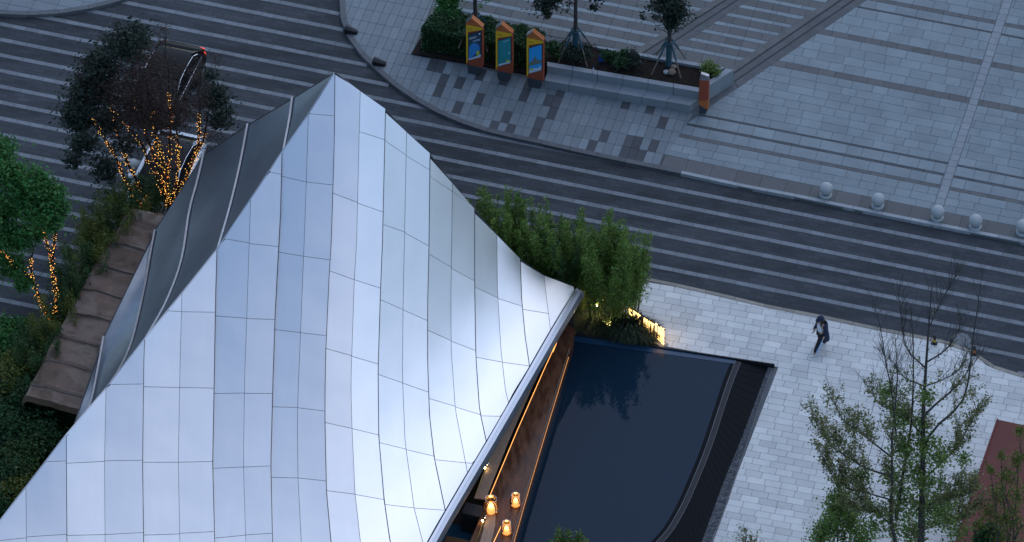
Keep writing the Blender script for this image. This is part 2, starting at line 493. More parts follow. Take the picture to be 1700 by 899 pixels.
def sett_pattern():
    """the carriageway is laid in small setts: faint courses in colour and relief"""
    nt = M['asphalt'].node_tree; b = nt.nodes['Principled BSDF']
    src = b.inputs['Base Color'].links[0].from_socket
    g = nt.nodes.new('ShaderNodeNewGeometry'); mp = nt.nodes.new('ShaderNodeMapping'); mp.inputs['Rotation'].default_value = (0, 0, ALPHA)
    nt.links.new(g.outputs['Position'], mp.inputs['Vector'])
    br = nt.nodes.new('ShaderNodeTexBrick'); br.inputs['Scale'].default_value = 1.0; br.inputs['Brick Width'].default_value = .42; br.inputs['Row Height'].default_value = .2; br.inputs['Mortar Size'].default_value = .012
    br.inputs['Color1'].default_value = (.72, .72, .72, 1); br.inputs['Color2'].default_value = (1.2, 1.2, 1.2, 1); br.inputs['Mortar'].default_value = (.55, .55, .55, 1)
    nt.links.new(mp.outputs['Vector'], br.inputs['Vector'])
    # long worn wheel tracks along the street
    mp2 = nt.nodes.new('ShaderNodeMapping'); mp2.inputs['Rotation'].default_value = (0, 0, ALPHA); mp2.inputs['Scale'].default_value = (.06, .9, 1)
    nt.links.new(g.outputs['Position'], mp2.inputs['Vector'])
    n = nt.nodes.new('ShaderNodeTexNoise'); n.inputs['Scale'].default_value = 1.0; n.inputs['Detail'].default_value = 4
    nt.links.new(mp2.outputs['Vector'], n.inputs['Vector'])
    mr = nt.nodes.new('ShaderNodeMapRange'); mr.inputs['From Min'].default_value = .3; mr.inputs['From Max'].default_value = .7; mr.inputs['To Min'].default_value = .75; mr.inputs['To Max'].default_value = 1.4
    nt.links.new(n.outputs['Fac'], mr.inputs['Value'])
    m1 = nt.nodes.new('ShaderNodeMix'); m1.data_type = 'RGBA'; m1.blend_type = 'MULTIPLY'; m1.inputs['Factor'].default_value = .55
    nt.links.new(src, m1.inputs['A']); nt.links.new(br.outputs['Color'], m1.inputs['B'])
    vm = nt.nodes.new('ShaderNodeVectorMath'); vm.operation = 'SCALE'
    nt.links.new(m1.outputs['Result'], vm.inputs[0]); nt.links.new(mr.outputs['Result'], vm.inputs['Scale']); nt.links.new(vm.outputs['Vector'], b.inputs['Base Color'])
sett_pattern()
# ================================================================== THE SETTING
def sheet(name, poly, z, m, kind='structure', thick=None):
    b = MB()
    if thick: b.slab(poly, z - thick, z)
    else:
        pts = [Vector((p[0], p[1], z)) for p in poly]
        if area([(p.x, p.y) for p in pts]) < 0: pts.reverse()
        b.add(pts, [tuple(range(len(pts)))])
    return tag(b.build(name, m), kind=kind)

g = MB(); g.add([(-900, -900, -.03), (900, -900, -.03), (900, 900, -.03), (-900, 900, -.03)], [(0, 1, 2, 3)])
tag(g.build('ground', 'ground_earth'), kind='structure')
road_poly = [P(-500, -500), P(2300, -500), P(2300, 1000), P(-500, 1000)]
road = sheet('road', road_poly, 0.0, 'asphalt')

# outlines of the raised areas, as measured in the picture (tops at ZT)
ZT = 0.12
KERB_A = [(556, -90), (563.6, 0), (565, 27), (575.6, 58), (601, 94), (635, 126), (669, 153.5), (714, 181), (755, 200), (806, 218), (857, 230), (908, 241),
          (993, 260), (1130, 288), (1227, 309), (1316, 326), (1422, 348), (1547, 373), (1618, 387), (1700, 403), (1900, 444)]
PLAZA = KERB_A + [(1900, -90)]
ISLAND = [(-160, 22), (0, 23), (40, 25), (77, 24), (108, 21.5), (134, 17), (160, 12), (184, 6), (215, -4), (240, -18), (290, -60), (-160, -60)]
KERB_C = [(2000, 700), (1800, 648), (1700, 622), (1658, 609), (1639, 601.5), (1629, 593), (1615, 582), (1600, 575.5), (1575, 567), (1547, 560), (1476, 547), (1369, 524),
          (1280, 507), (1209, 490), (1120, 470), (1075, 461), (800, 402), (560, 352), (330, 300), (262, 300), (215, 345), (140, 430), (70, 520), (10, 620), (-60, 730), (-160, 900)]
LOWER = KERB_C + [(-160, 1180), (2000, 1180)]
def wp(pts, z): return [P(x, y, z) for x, y in pts]
def uvp(pts, z=ZT, e=(E1, E2)): return [puv(x, y, z, e) for x, y in pts]

plaza = sheet('plaza', wp(PLAZA, ZT), ZT - .018, 'joint', thick=.14)
island = sheet('traffic_island', wp(ISLAND, ZT), ZT - .018, 'joint', thick=.14)
lower = sheet('promenade', wp(LOWER, ZT), ZT - .018, 'joint', thick=.14)

ROOF_SIL = [(0, 864), (110, 720), (120, 715), (172, 560), (258, 383), (338, 257), (555, 120), (640, 182), (714, 256), (787, 347), (863, 431), (957, 477), (1220, 600), (1285, 608), (1170, 899), (0, 899)]
def visible(u, v, z, e):
    px, py = to_px(unuv(u, v, z, e))
    return 0 <= px <= 1700 and 0 <= py <= 899 and not in_poly((px, py), ROOF_SIL)

_share = {}
def lay(parent, polys, z, e, m, name='paving_stone', limit=300, thick=.02, gap=.004):
    """polys: list of uv polygons; builds the ones seen largest as pieces of their own, the rest as one joined piece per material"""
    items = []
    for poly in polys:
        if isinstance(poly[0], str): mm, poly = poly
        else: mm = m
        a = abs(area(poly))
        if a < .004: continue
        cu = sum(p[0] for p in poly) / len(poly); cv = sum(p[1] for p in poly) / len(poly)
        items.append((visible(cu, cv, z, e), a, cu, cv, poly, mm))
    items.sort(key=lambda t: (not t[0], -round(t[1], 2)))
    rest = {}
    ang = math.atan2(e[0].y, e[0].x)
    for i, (vis, a, cu, cv, poly, mm) in enumerate(items):
        loc = [(p[0] - cu, p[1] - cv) for p in poly]
        if area(loc) < 0: loc.reverse()
        zz = z + rng.uniform(-.0025, .0025)
        def ring(k, zt):
            return [(p[0] - math.copysign(min(k, abs(p[0]) * .9), p[0]), p[1] - math.copysign(min(k, abs(p[1]) * .9), p[1]), zt) for p in loc]
        if i < limit and vis:
            key = (tuple((round(p[0], 3), round(p[1], 3)) for p in loc), mm, thick)
            me = _share.get(key)
            if me is None:
                b = MB(); b.prism(ring(gap, -thick), ring(gap + .003, 0))
                me = bpy.data.meshes.new(name); me.from_pydata(b.v, [], b.f); me.materials.append(M[mm]); me.update()
                _share[key] = me
            o = bpy.data.objects.new(name, me); COL.objects.link(o)
            w = unuv(cu, cv, zz, e); o.location = w - world_loc(parent)
            o.rotation_euler = (rng.uniform(-.003, .003), rng.uniform(-.003, .003), ang)
            o.parent = parent
        else:
            b = rest.setdefault(mm, MB())
            tl = lambda r: [unuv(cu + p[0], cv + p[1], zz + p[2], e) for p in r]
            b.prism(tl(ring(gap, -thick)), tl(ring(gap + .003, 0)))
    for mm, b in rest.items():
        tag(b.build(name + 's', mm, parent), kind='stuff')

def rows(region, v0, v1, h, lens, off=0.5, m=None, box=None):
    """courses of stones between v0 and v1 clipped to region; lens = stone length or (lo, hi)"""
    out = []
    n = max(1, round((v1 - v0) / h)); hh = (v1 - v0) / n
    u0 = min(p[0] for p in region); u1 = max(p[0] for p in region)
    lo, hi = lens if isinstance(lens, tuple) else (lens, lens)
    for r in range(n):
        u = math.floor(u0 / hi) * hi - rng.choice((0, off, off * .6)) * hi * (r % 2 if lo == hi else 1)
        while u < u1:
            L = lo if lo == hi else rng.choice((lo, lerp(lo, hi, .5), hi))
            p = clip(region, (u, v0 + r * hh, u + L, v0 + (r + 1) * hh))
            if p: out.append((m, p) if m else p)
            u += L
    return out
def cols(region, u0, u1, w, L, pick):
    """stones standing across: columns of width w, length L"""
    out = []; v0 = min(p[1] for p in region); v1 = max(p[1] for p in region)
    n = int((u1 - u0) / w) + 1
    nr = int((v1 - v0) / L) + 1
    for i in range(n):
        for j in range(nr):
            p = clip(region, (u0 + i * w, v0 + j * L, u0 + (i + 1) * w, v0 + (j + 1) * L))
            if p: out.append((pick(i, j), p))
    return out

# ---- light stone bands across the road
EE = (E1, E2)
road_bands = []
v_ref = [puv(1120, y, 0)[1] for y in (313.8, 338.9, 367.0, 393.9, 420.6, 448.5)]
dv = (v_ref[0] - v_ref[-1]) / 5
vmid = sum(v_ref) / 6
lower_uv = uvp(LOWER, 0); plaza_uv = uvp(PLAZA, 0); island_uv = uvp(ISLAND, 0)
for k in range(-14, 20):
    vc = vmid + (k + .5) * dv
    u = -34.0 + rng.uniform(0, .3)
    while u < 34:
        L = rng.choice((.42, .46, .5))
        c = (u + L / 2, vc)
        px, py = to_px(unuv(c[0], c[1], 0))
        if -150 < px < 1850 and -150 < py < 750 and not in_poly(c, lower_uv) and not in_poly(c, plaza_uv) and not in_poly(c, island_uv):
            h = .095 + rng.uniform(-.004, .004)
            road_bands.append([(u, vc - h), (u + L, vc - h), (u + L, vc + h), (u, vc + h)])
        u += L
lay(road, road_bands, .006, EE, 'band_stone', name='band_stone', thick=.012, gap=.003)

# ---- kerbs
def kerb(parent, line, width, z0, z1, m, name='kerb_stone', step=1.0, side=1, limit=120):
    pts = [P(x, y, ZT) for x, y in line]
    L = sum((b - a).length for a, b in zip(pts, pts[1:]))
    n = max(2, int(L / step)); s = smooth_path(pts, n + 1)
    nor = []
    for i in range(len(s)):
        d = (s[min(i + 1, n)] - s[max(i - 1, 0)]); d.z = 0; d.normalize()
        nor.append(Vector((-d.y, d.x, 0)) * side)
    for i in range(n):
        px, py = to_px(s[i])
        if not (-120 < px < 1800 and -90 < py < 960): continue
        a, b_ = s[i].lerp(s[i + 1], .006), s[i].lerp(s[i + 1], .994)
        o = MB().slab([a, b_, b_ + nor[i + 1] * width, a + nor[i] * width], z0, z1 + rng.uniform(-.004, .004)).build(name, m, parent)
kerb(plaza, KERB_A[1:14], .2, 0.0, ZT + .02, 'kerb_dark', side=1)
kerb(plaza, KERB_A[13:], .14, 0.0, ZT + .02, 'kerb_pale', side=1)
kerb(island, ISLAND[:10], .2, 0.0, ZT + .02, 'kerb_dark', side=1)
kerb(lower, KERB_C[2:16], .14, 0.0, ZT + .015, 'kerb_tan', side=1)

def off_poly(line, dpx):           # shift a measured line down/up in the picture
    return [(x, y + dpx) for x, y in line]

# ---- plaza: courses between dark bands
SOUTH = [(1105, 256), (1227, 282), (1316, 300), (1422, 322), (1547, 347), (1618, 361), (1700, 377), (1900, 418)]
CH2_R = [(1226, 145), (1437, 0), (1570, -90)]
strip_u = (puv(1678, 0)[0] + puv(1545, 366)[0]) / 2
SW = .17
plaza_all = uvp([(1141, 204), (1165, 188), (1190, 168)] + CH2_R + [(1900, -90)] + SOUTH[::-1])
if area(plaza_all) < 0: plaza_all.reverse()
umax = max(p[0] for p in plaza_all); umin = min(p[0] for p in plaza_all)
vmin = min(p[1] for p in plaza_all); vmaxx = max(p[1] for p in plaza_all)
left_r = clip(plaza_all, (umin, vmin, strip_u - SW, vmaxx)); right_r = clip(plaza_all, (strip_u + SW, vmin, umax, vmaxx))
def vpx(*pts): return sum(puv(x, y)[1] for x, y in pts) / len(pts)
PXM = 48 * sp_ / math.cos(ALPHA)          # picture pixels per metre of v
bands = [(vpx((1451, 0), (1700, 44)), 7), (vpx((1427, 12), (1700, 63)), 3), (vpx((1366, 51), (1700, 118)), 10), (vpx((1287, 102), (1700, 186)), 11),
         (vpx((1147, 186), (1420, 242)), 3.2), (vpx((1140, 204), (1488, 275)), 4.2), (vpx((1127, 223), (1495, 297)), 6)]
bands.sort()
st = []
for reg in (left_r, right_r):
    v = vmin
    for vb, wpx in bands:
        hw = wpx / PXM / 2
        st += rows(reg, v, vb - hw, .42, (.55, .95))
        st += rows(reg, vb - hw, vb + hw, 1, .6, m='granite_dark' if wpx < 5 else 'granite_brown')
        v = vb + hw
    st += rows(reg, v, vmaxx, .42, (.55, .95))
lay(plaza, st, ZT, EE, 'granite')
# tactile guide strip of ribbed pavers
gs = []
v = vmin
while v < vmaxx + 1:
    p = clip(plaza_all + [], (strip_u - SW + .01, v, strip_u + SW - .01, v + .33))
    if p: gs.append(p)
    v += .33
lay(plaza, gs, ZT + .002, EE, 'tactile', name='guide_paver')
rib = MB()
v = vmin
while v < vmaxx:
    if in_poly((strip_u, v + .16), plaza_all):
        for k in (-.11, -.04, .04, .11):
            q = [(strip_u + k - .012, v + .03), (strip_u + k + .012, v + .03), (strip_u + k + .012, v + .29), (strip_u + k - .012, v + .29)]
            rib.slab([unuv(a, b_, 0) for a, b_ in q], ZT + .002, ZT + .009)
    v += .33
tag(rib.build('guide_ribs', 'tactile', plaza), kind='stuff')
# brown border along the kerb under the bollards
border = uvp([(1105, 256)] + SOUTH[1:] + off_poly(KERB_A[13:], -4)[::-1] + [(1098, 276)])
lay(plaza, rows(border, min(p[1] for p in border), max(p[1] for p in border), .9, .9), ZT - .002, EE, 'granite_brown')

# ---- sidewalk with scattered dark stones
side = uvp([(x + 3, y - 6) for x, y in KERB_A[:13]] + [(1094, 275), (1141, 204), (1152, 188), (905, 135), (684, 90), (744, -60)])
if area(side) < 0: side.reverse()
u0 = min(p[0] for p in side); u1 = max(p[0] for p in side)
dark_u = puv(700, 120)[0]
srng = random.Random(11)
def pick(i, j):
    u = u0 + i * .3
    if u < dark_u: return 'granite_side'
    return 'granite_dark' if srng.random() < .2 else ('granite' if srng.random() < .12 else 'granite_side')
lay(plaza, cols(side, u0, u1, .3, .62, pick), ZT, EE, 'granite_side')

# ---- striped paving behind the planter and between the two channels
def striped(region_px, y_at, x_at, step_px, n, wpx):
    reg = uvp(region_px)
    if area(reg) < 0: reg.reverse()
    a, b_ = min(p[1] for p in reg), max(p[1] for p in reg)
    vs = sorted(puv(x_at, y_at - k * step_px)[1] for k in range(n))
    out = []; v = a; hw = wpx / PXM / 2
    for vb in vs:
        if vb - hw > v:
            out += rows(reg, v, vb - hw, .6, .6, m='granite_brown')
        out += rows(reg, vb - hw, vb + hw, 1, .8, m='granite')
        v = vb + hw
    return out + rows(reg, v, b_, .6, .6, m='granite_brown')
CH1_L = [(1050, 86), (1195, -5), (1330, -90)]; CH1_R = [(1098, 96), (1247, -3), (1378, -90)]; CH2_L = [(1206, 116), (1376, 0), (1508, -90)]
back = [(744, -60), (706, 40), (735, 8), (880, 52), (1000, 76)] + CH1_L
lay(plaza, striped(back, 73, 1064, 19.0, 12, 7), ZT, EE, 'granite_brown')
mid = CH1_R[:1] + [(1140, 106), (1206, 116)] + CH2_L[1:] + CH1_R[:0:-1]
lay(plaza, striped(mid, 97, 1227, 17.6, 14, 6.5), ZT, EE, 'granite_brown')
# top-left part of the island
isl = uvp([(x, y - 7) for x, y in ISLAND[:9]] + [(215, -40), (-160, -40)])
if area(isl) < 0: isl.reverse()
lay(island, rows(isl, min(p[1] for p in isl), max(p[1] for p in isl), .42, .85), ZT, EE, 'granite_side')

# ---- two stone drainage channels crossing the plaza
def channel(l, r, label, ends):
    a0, a1 = P(*l[0], ZT), P(*l[-1], ZT); b0, b1 = P(*r[0], ZT), P(*r[-1], ZT)
    t = thing('drain_channel', a0.lerp(b0, .5), label, 'drain', 'stone channels in the plaza')
    n = 26
    for (f0, f1, zt, m, nm) in ((0, .28, ZT + .004, 'granite_brown', 'edge_stone'), (.36, .62, ZT - .002, 'channel_stone', 'cover_stone'), (.70, 1.0, ZT + .004, 'channel_stone', 'edge_stone')):
        for i in range(n):
            q0, q1 = i / n + .0002, (i + 1) / n - .0002
            pa, pb = a0.lerp(a1, q0), b0.lerp(b1, q0); pc, pd = a0.lerp(a1, q1), b0.lerp(b1, q1)
            MB().slab([pa.lerp(pb, f0), pa.lerp(pb, f1), pc.lerp(pd, f1), pc.lerp(pd, f0)], ZT - .016, zt + rng.uniform(-.003, .003)).build(nm, m, t)
    for f0, f1 in ((.28, .36), (.62, .70)):
        MB().slab([a0.lerp(b0, f0), a0.lerp(b0, f1), a1.lerp(b1, f1), a1.lerp(b1, f0)], ZT - .017, ZT - .012).build('slot', 'drain_dark', t)
channel(CH1_L, CH1_R, 'dark stone drainage channel meeting the back of the planter between two trees', 0)
channel(CH2_L, CH2_R, 'dark stone drainage channel running from the planter corner along the pale plaza', 1)

# ---- promenade paving below the road
AP = R(14.5)
EP = frame(AP)
prom = uvp([(x, y + 5) for x, y in KERB_C[:15]] + [(1040, 462), (1034, 524), (1100, 574), (1292, 609), (1178, 905), (1110, 1075), (2000, 1075)], ZT, EP)
if area(prom) < 0: prom.reverse()
gu = (puv(1497, 640, ZT, EP)[0] + puv(1380, 899, ZT, EP)[0]) / 2
pl = clip(prom, (-60, -60, gu - .33, 60)); pr = clip(prom, (gu + .33, -60, 60, 60))
pst = []
for reg in (pl, pr):
    pst += rows(reg, min(p[1] for p in reg), max(p[1] for p in reg), .29, (.5, .62))
lay(lower, pst, ZT, EP, 'granite_pale_lit')
gp = []; gr = MB(); v = -30.0
while v < 12:
    for k in (-.165, .165):
        p = clip(prom, (gu + k - .16, v, gu + k + .16, v + .33))
        if p:
            gp.append(p)
            if in_poly((gu + k, v + .16), prom):
                for j in (-.1, -.033, .033, .1):
                    gr.slab([unuv(a, b_, 0, EP) for a, b_ in ((gu + k + j - .014, v + .02), (gu + k + j + .014, v + .02), (gu + k + j + .014, v + .3), (gu + k + j - .014, v + .3))], ZT + .001, ZT + .008)
    v += .33
lay(lower, gp, ZT + .001, EP, 'granite_pale_lit', name='guide_paver')
tag(gr.build('guide_ribs', 'granite_pale_lit', lower), kind='stuff')

# ---- garden earth round the building
sheet('garden_bed', wp([(262, 308), (215, 355), (140, 440), (70, 530), (10, 630), (-60, 740), (-60, 1100), (330, 1100), (500, 500), (330, 305)], ZT), ZT + .02, 'ground_cover')
sheet('rear_garden', wp([(330, 305), (560, 358), (800, 408), (1040, 463), (1034, 522), (1099, 574), (950, 552), (860, 540), (700, 560), (400, 420)], ZT), ZT + .02, 'ground_cover')
# ================================================================== THE METAL-ROOFED BUILDING
SEAMS = [  # picture lines of the standing joints, top to bottom
    [(-88, 980), (-88, 1060)],
    [(-22, 893), (-22, 1060)],
    [(43, 809), (44, 899), (44, 1060)],
    [(110, 722), (111, 899), (111, 1060)],
    [(176, 645), (173.5, 766), (174.5, 899), (177, 1060)],
    [(240, 563), (238.7, 600), (236.7, 766), (238.4, 899), (243, 1060)],
    [(302, 487), (299, 600), (296, 766), (298.6, 899), (306, 1060)],
    [(360, 415), (358, 483), (356, 600), (353, 766), (356.5, 899), (366, 1060)],
    [(416, 331), (410, 517), (406.3, 620), (404, 766), (408, 899), (420, 1060)],
    [(468, 253), (465.7, 350), (456.7, 517), (453.3, 620), (449.5, 766), (452.4, 899), (466, 1060)],
    [(512, 190), (507, 350), (499, 550), (495, 650), (493.7, 700), (494.7, 793), (500, 899), (518, 1060)],
    [(556, 120), (555, 233), (550, 400), (546.7, 450), (540.7, 583), (539.5, 650), (539.5, 700), (542, 816), (549.5, 899), (575, 1060)],
    [(598, 151), (592, 400), (588, 467), (583, 620), (582.8, 650), (584.4, 710), (589.4, 819), (598.4, 899), (625, 1042)],
    [(640, 182), (635, 400), (631.5, 487), (627.7, 613), (628.7, 723), (637.6, 829), (647.6, 899), (663, 978)],
    [(675, 219), (673, 320), (669.3, 500), (668, 620), (672.5, 733), (687.5, 843), (704, 908)],
    [(714, 257), (712, 420), (710, 500), (709.9, 597), (713, 690), (721, 760), (739, 846)],
    [(751, 304), (750, 387), (748.5, 490), (749, 580), (756, 680), (776, 783)],
    [(788, 349), (788, 470), (790, 590), (796, 680), (807, 731)],
    [(825, 390), (825.8, 480), (831.7, 580), (839, 647), (844, 667)],
    [(864, 431), (866, 495), (871.7, 557), (879, 607)],
    [(903, 457), (908, 500), (914, 546)],
    [(953, 476), (953.5, 481)],
]
TOPH = [2.2, 2.8, 3.55, 4.4, 4.9, 5.7, 6.3, 6.95, 8.0, 8.9, 9.75, 10.6, 10.0, 9.3, 8.5, 7.6, 6.5, 5.3, 4.2, 3.3, 2.8, 2.5]
def eave_h(y): return interp([(470, 2.5), (899, 3.0), (1060, 3.1)], y)
BOTH = []
for i, s in enumerate(SEAMS):
    BOTH.append(lerp(1.6, 3.0, i / 11) if i <= 11 else eave_h(s[-1][1]))
TOP_STEP = {13: (180.5, 186.5), 15: (254.5, 262.5), 17: (346.5, 353.5), 19: (429.5, 433.5)}   # band edge: left sheet, right sheet
JOINTS = {   # columns by the seam on their left: (y at left seam, y at right seam)
    1: [(899, 892.5)], 2: [(767, 764.6), (891, 886.6)], 3: [(768.6, 765.6), (888.6, 887)],
    4: [(638, 637), (764.6, 763.6), (887, 883.6)], 5: [(514, 516.7), (641.5, 643), (767, 767), (888, 886)],
    6: [(517, 518), (642.8, 644), (767, 765.6), (885, 882)], 7: [(394, 402.7), (524, 528), (653, 652), (777, 775), (893, 888)],
    8: [(279, 289), (404, 409), (528.5, 530), (652.5, 653), (775, 773), (887.6, 885)],
    9: [(292, 301.7), (418, 425), (546.7, 551.7), (675, 676), (792, 793)], 10: [(188, 192), (301.7, 306.7), (425, 431), (552, 556.7), (676.5, 682), (793, 798)],
    11: [(320, 335.7), (449, 464), (578, 590), (701, 710.7), (814, 820)], 12: [(218, 231.7), (336.7, 351.7), (464, 478), (591, 604), (711, 721.7), (820.5, 829)],
    13: [(233, 257), (372, 384.5), (496.7, 513.5), (621, 635.3), (734.3, 745.3), (837, 842.7)],
    14: [(258, 282), (385.7, 408), (514, 532), (635.7, 650.7), (746, 757), (843, 846.7)],
    15: [(293, 317), (421, 443), (547.7, 565), (661, 674), (762.7, 768)], 16: [(318, 343), (445, 466), (566, 581.7), (675, 688), (768, 770)],
    17: [(476, 494), (592.7, 600.7), (690, 691)], 18: [(495, 508), (601, 607)], 19: [(513, 520)], 20: [],
}
for c in list(JOINTS):
    if c <= 12: JOINTS[c] = JOINTS[c] + [(JOINTS[c][-1][0] + 118, JOINTS[c][-1][1] + 116)]
BAND = 0.035
def seam_x(i, y): return interp([(p[1], p[0]) for p in SEAMS[i]], y)
def roof_pt(c, s, y, drop=0.0, squeeze=True):
    """a point of the roof in column c, s across, at picture row y"""
    ytl = SEAMS[c][0][1]; ytr = SEAMS[c + 1][0][1]
    if c in TOP_STEP: ytl = TOP_STEP[c][1]
    if c + 1 in TOP_STEP: ytr = TOP_STEP[c + 1][0]
    yt = lerp(ytl, ytr, s); yb = lerp(SEAMS[c][-1][1], SEAMS[c + 1][-1][1], s)
    ht = lerp(TOPH[c], TOPH[c + 1], s); hb = lerp(BOTH[c], BOTH[c + 1], s)
    t = min(1.0, max(0.0, (y - yt) / max(yb - yt, 1e-6)))
    h = hb + (ht - hb) * (1 - t) ** 1.65
    g = (s * .5 if c % 2 else .5 + s * .5)                      # position inside a two-sheet band
    h += (g * 2 - 1) * BAND * min(1, (1 - t) * 3)
    return P(lerp(seam_x(c, y), seam_x(c + 1, y), s), y, h - drop)
def col_top(c, s):
    a = TOP_STEP[c][1] if c in TOP_STEP else SEAMS[c][0][1]
    b_ = TOP_STEP[c + 1][0] if c + 1 in TOP_STEP else SEAMS[c + 1][0][1]
    return lerp(a, b_, s)
def col_bot(c, s): return lerp(SEAMS[c][-1][1], SEAMS[c + 1][-1][1], s)

hall = thing('tent_roofed_hall', P(556, 700, 0), 'tall hall with swooping silver metal roof sheets rising to a sharp peak beside the pool', 'building')
deck = MB()
EY = .42                                             # half a joint, in picture rows
for c in range(1, 21):
    js = [(-1e4, -1e4)] + JOINTS[c] + [(1e4, 1e4)]
    wpx = max(8.0, SEAMS[c + 1][0][0] - SEAMS[c][0][0])
    e0 = .6 / wpx if c % 2 else .35 / wpx
    e1 = .35 / wpx if c % 2 else .6 / wpx
    for ja, jb in zip(js, js[1:]):
        fa = lambda s: max(col_top(c, s), lerp(ja[0], ja[1], s) + EY)
        fb = lambda s: min(col_bot(c, s), lerp(jb[0], jb[1], s) - EY)
        ss = [e0 + (1 - e0 - e1) * k / 8 for k in range(9)]
        # exact crossing of the joint with the ridge or the eave
        for k in range(200):
            s = e0 + (1 - e0 - e1) * k / 200
            s2 = e0 + (1 - e0 - e1) * (k + 1) / 200
            if (fb(s) - fa(s) > 0) != (fb(s2) - fa(s2) > 0):
                lo_, hi_ = (s, s2) if fb(s) > fa(s) else (s2, s)
                for _ in range(20):
                    md = (lo_ + hi_) / 2
                    if fb(md) - fa(md) > .02: lo_ = md
                    else: hi_ = md
                ss.append(lo_)
        ss = sorted(x for x in ss if fb(x) - fa(x) > .015)
        if len(ss) < 2: continue
        NY = 7
        grid = [[roof_pt(c, s, lerp(fa(s), fb(s), k / (NY - 1))) for k in range(NY)] for s in ss]
        b = MB(); idx = {}
        for i, colp in enumerate(grid):
            for k, p in enumerate(colp): idx[i, k] = len(b.v); b.v.append(tuple(p))
        n = len(grid)
        for i in range(n - 1):
            for k in range(NY - 1):
                b.f.append((idx[i, k], idx[i, k + 1], idx[i + 1, k + 1], idx[i + 1, k]))
        ring = [idx[i, 0] for i in range(n)] + [idx[n - 1, k] for k in range(1, NY)] + [idx[i, NY - 1] for i in range(n - 2, -1, -1)] + [idx[0, k] for k in range(NY - 2, 0, -1)]
        low = {}
        for r in ring:
            low[r] = len(b.v); v = b.v[r]; b.v.append((v[0], v[1], v[2] - .03))
        for r1, r2 in zip(ring, ring[1:] + ring[:1]): b.f.append((r1, r2, low[r2], low[r1]))
        b.build('roof_panel', 'panel_metal', hall, smooth=True, angle=35)
    # dark deck below the sheets
    rowsN = 24
    pts = []
    for s in (0, .25, .5, .75, 1):
        a, z_ = col_top(c, s), col_bot(c, s)
        pts.append([roof_pt(c, s, lerp(a, z_, k / rowsN), drop=.045 + (BAND if s in (0, 1) else 0)) for k in range(rowsN + 1)])
    o = len(deck.v)
    for colp in pts: deck.v += [tuple(p) for p in colp]
    m1 = rowsN + 1
    for i in range(4):
        for k in range(rowsN):
            deck.f.append((o + i * m1 + k, o + i * m1 + k + 1, o + (i + 1) * m1 + k + 1, o + (i + 1) * m1 + k))
deck.build('roof_deck', 'roof_under', hall, smooth=True)

# ---- grey far slope with raised ribs
RIBS = [
    [(555, 120, 10.55), (555, 121, 10.55)],
    [(485, 163, 8.95), (480, 200, 8.75), (470, 251, 8.85)],
    [(411, 207, 7.2), (397, 280, 6.75), (380, 350, 6.65), (361, 413, 6.9)],
    [(338, 256, 5.3), (328, 300, 5.05), (314, 352, 4.85), (301, 433, 4.85), (275, 503, 5.2), (241, 562, 5.65)],
    [(257, 383, 3.35), (248, 430, 3.2), (240, 477, 3.25), (220, 563, 3.7), (200, 610, 4.2), (177, 644, 4.85)],
    [(172, 560, 3.15), (161, 620, 3.3), (150, 670, 3.6), (135, 700, 3.95), (112, 722, 4.35)],
    [(119, 717, 3.9), (112, 723, 4.3)],
]
NR = 15
ribs3 = [smooth_path([P(*p) for p in r], NR) for r in RIBS]
def edge_pt(a, b_, t): return a.lerp(b_, t)
for a, b_ in zip(ribs3, ribs3[1:]):
    m = MB(); K = 6
    for i in range(K + 1):
        t = lerp(.004, .996, i / K)
        for k in range(NR):
            p = a[k].lerp(b_[k], t)
            m.v.append((p.x, p.y, p.z - .03))
    for i in range(K):
        for k in range(NR - 1):
            m.f.append((i * NR + k, i * NR + k + 1, (i + 1) * NR + k + 1, (i + 1) * NR + k))
    edge = [i * NR for i in range(K + 1)]
    for i0, i1 in zip(edge, edge[1:]):               # folded-down outer edge
        n0 = len(m.v)
        for q in (m.v[i0], m.v[i1]): m.v.append((q[0], q[1], q[2] - .12))
        m.f.append((i1, i0, n0, n0 + 1))
    m.build('slope_sheet', 'grey_metal', hall, smooth=True, angle=40)
for r in ribs3[1:6]:
    m = MB(); pts = [p + Vector((0, 0, .03 - .06 * (i / (NR - 1)) ** 4)) for i, p in enumerate(r)]
    for i in range(NR - 1):
        a, b_ = pts[i], pts[i + 1]
        d = (b_ - a).normalized(); sdv = Vector((-d.y, d.x, 0)).normalized() * .045
        lo = Vector((0, 0, -.06)); hi = Vector((0, 0, .05))
        m.prism([a - sdv + lo, b_ - sdv + lo, b_ + sdv + lo, a + sdv + lo], [a - sdv * .7 + hi, b_ - sdv * .7 + hi, b_ + sdv * .7 + hi, a + sdv * .7 + hi])
    m.build('standing_rib', 'seam_metal', hall)
# thin ridge cap where the silver and the grey slopes meet
ridge = [Vector(P(SEAMS[i][0][0], SEAMS[i][0][1], TOPH[i])) for i in range(1, 12)]
MB().tube([p + Vector((-.02, .02, -.01)) for p in ridge], .02, 6).build('ridge_cap', 'gutter_metal', hall)
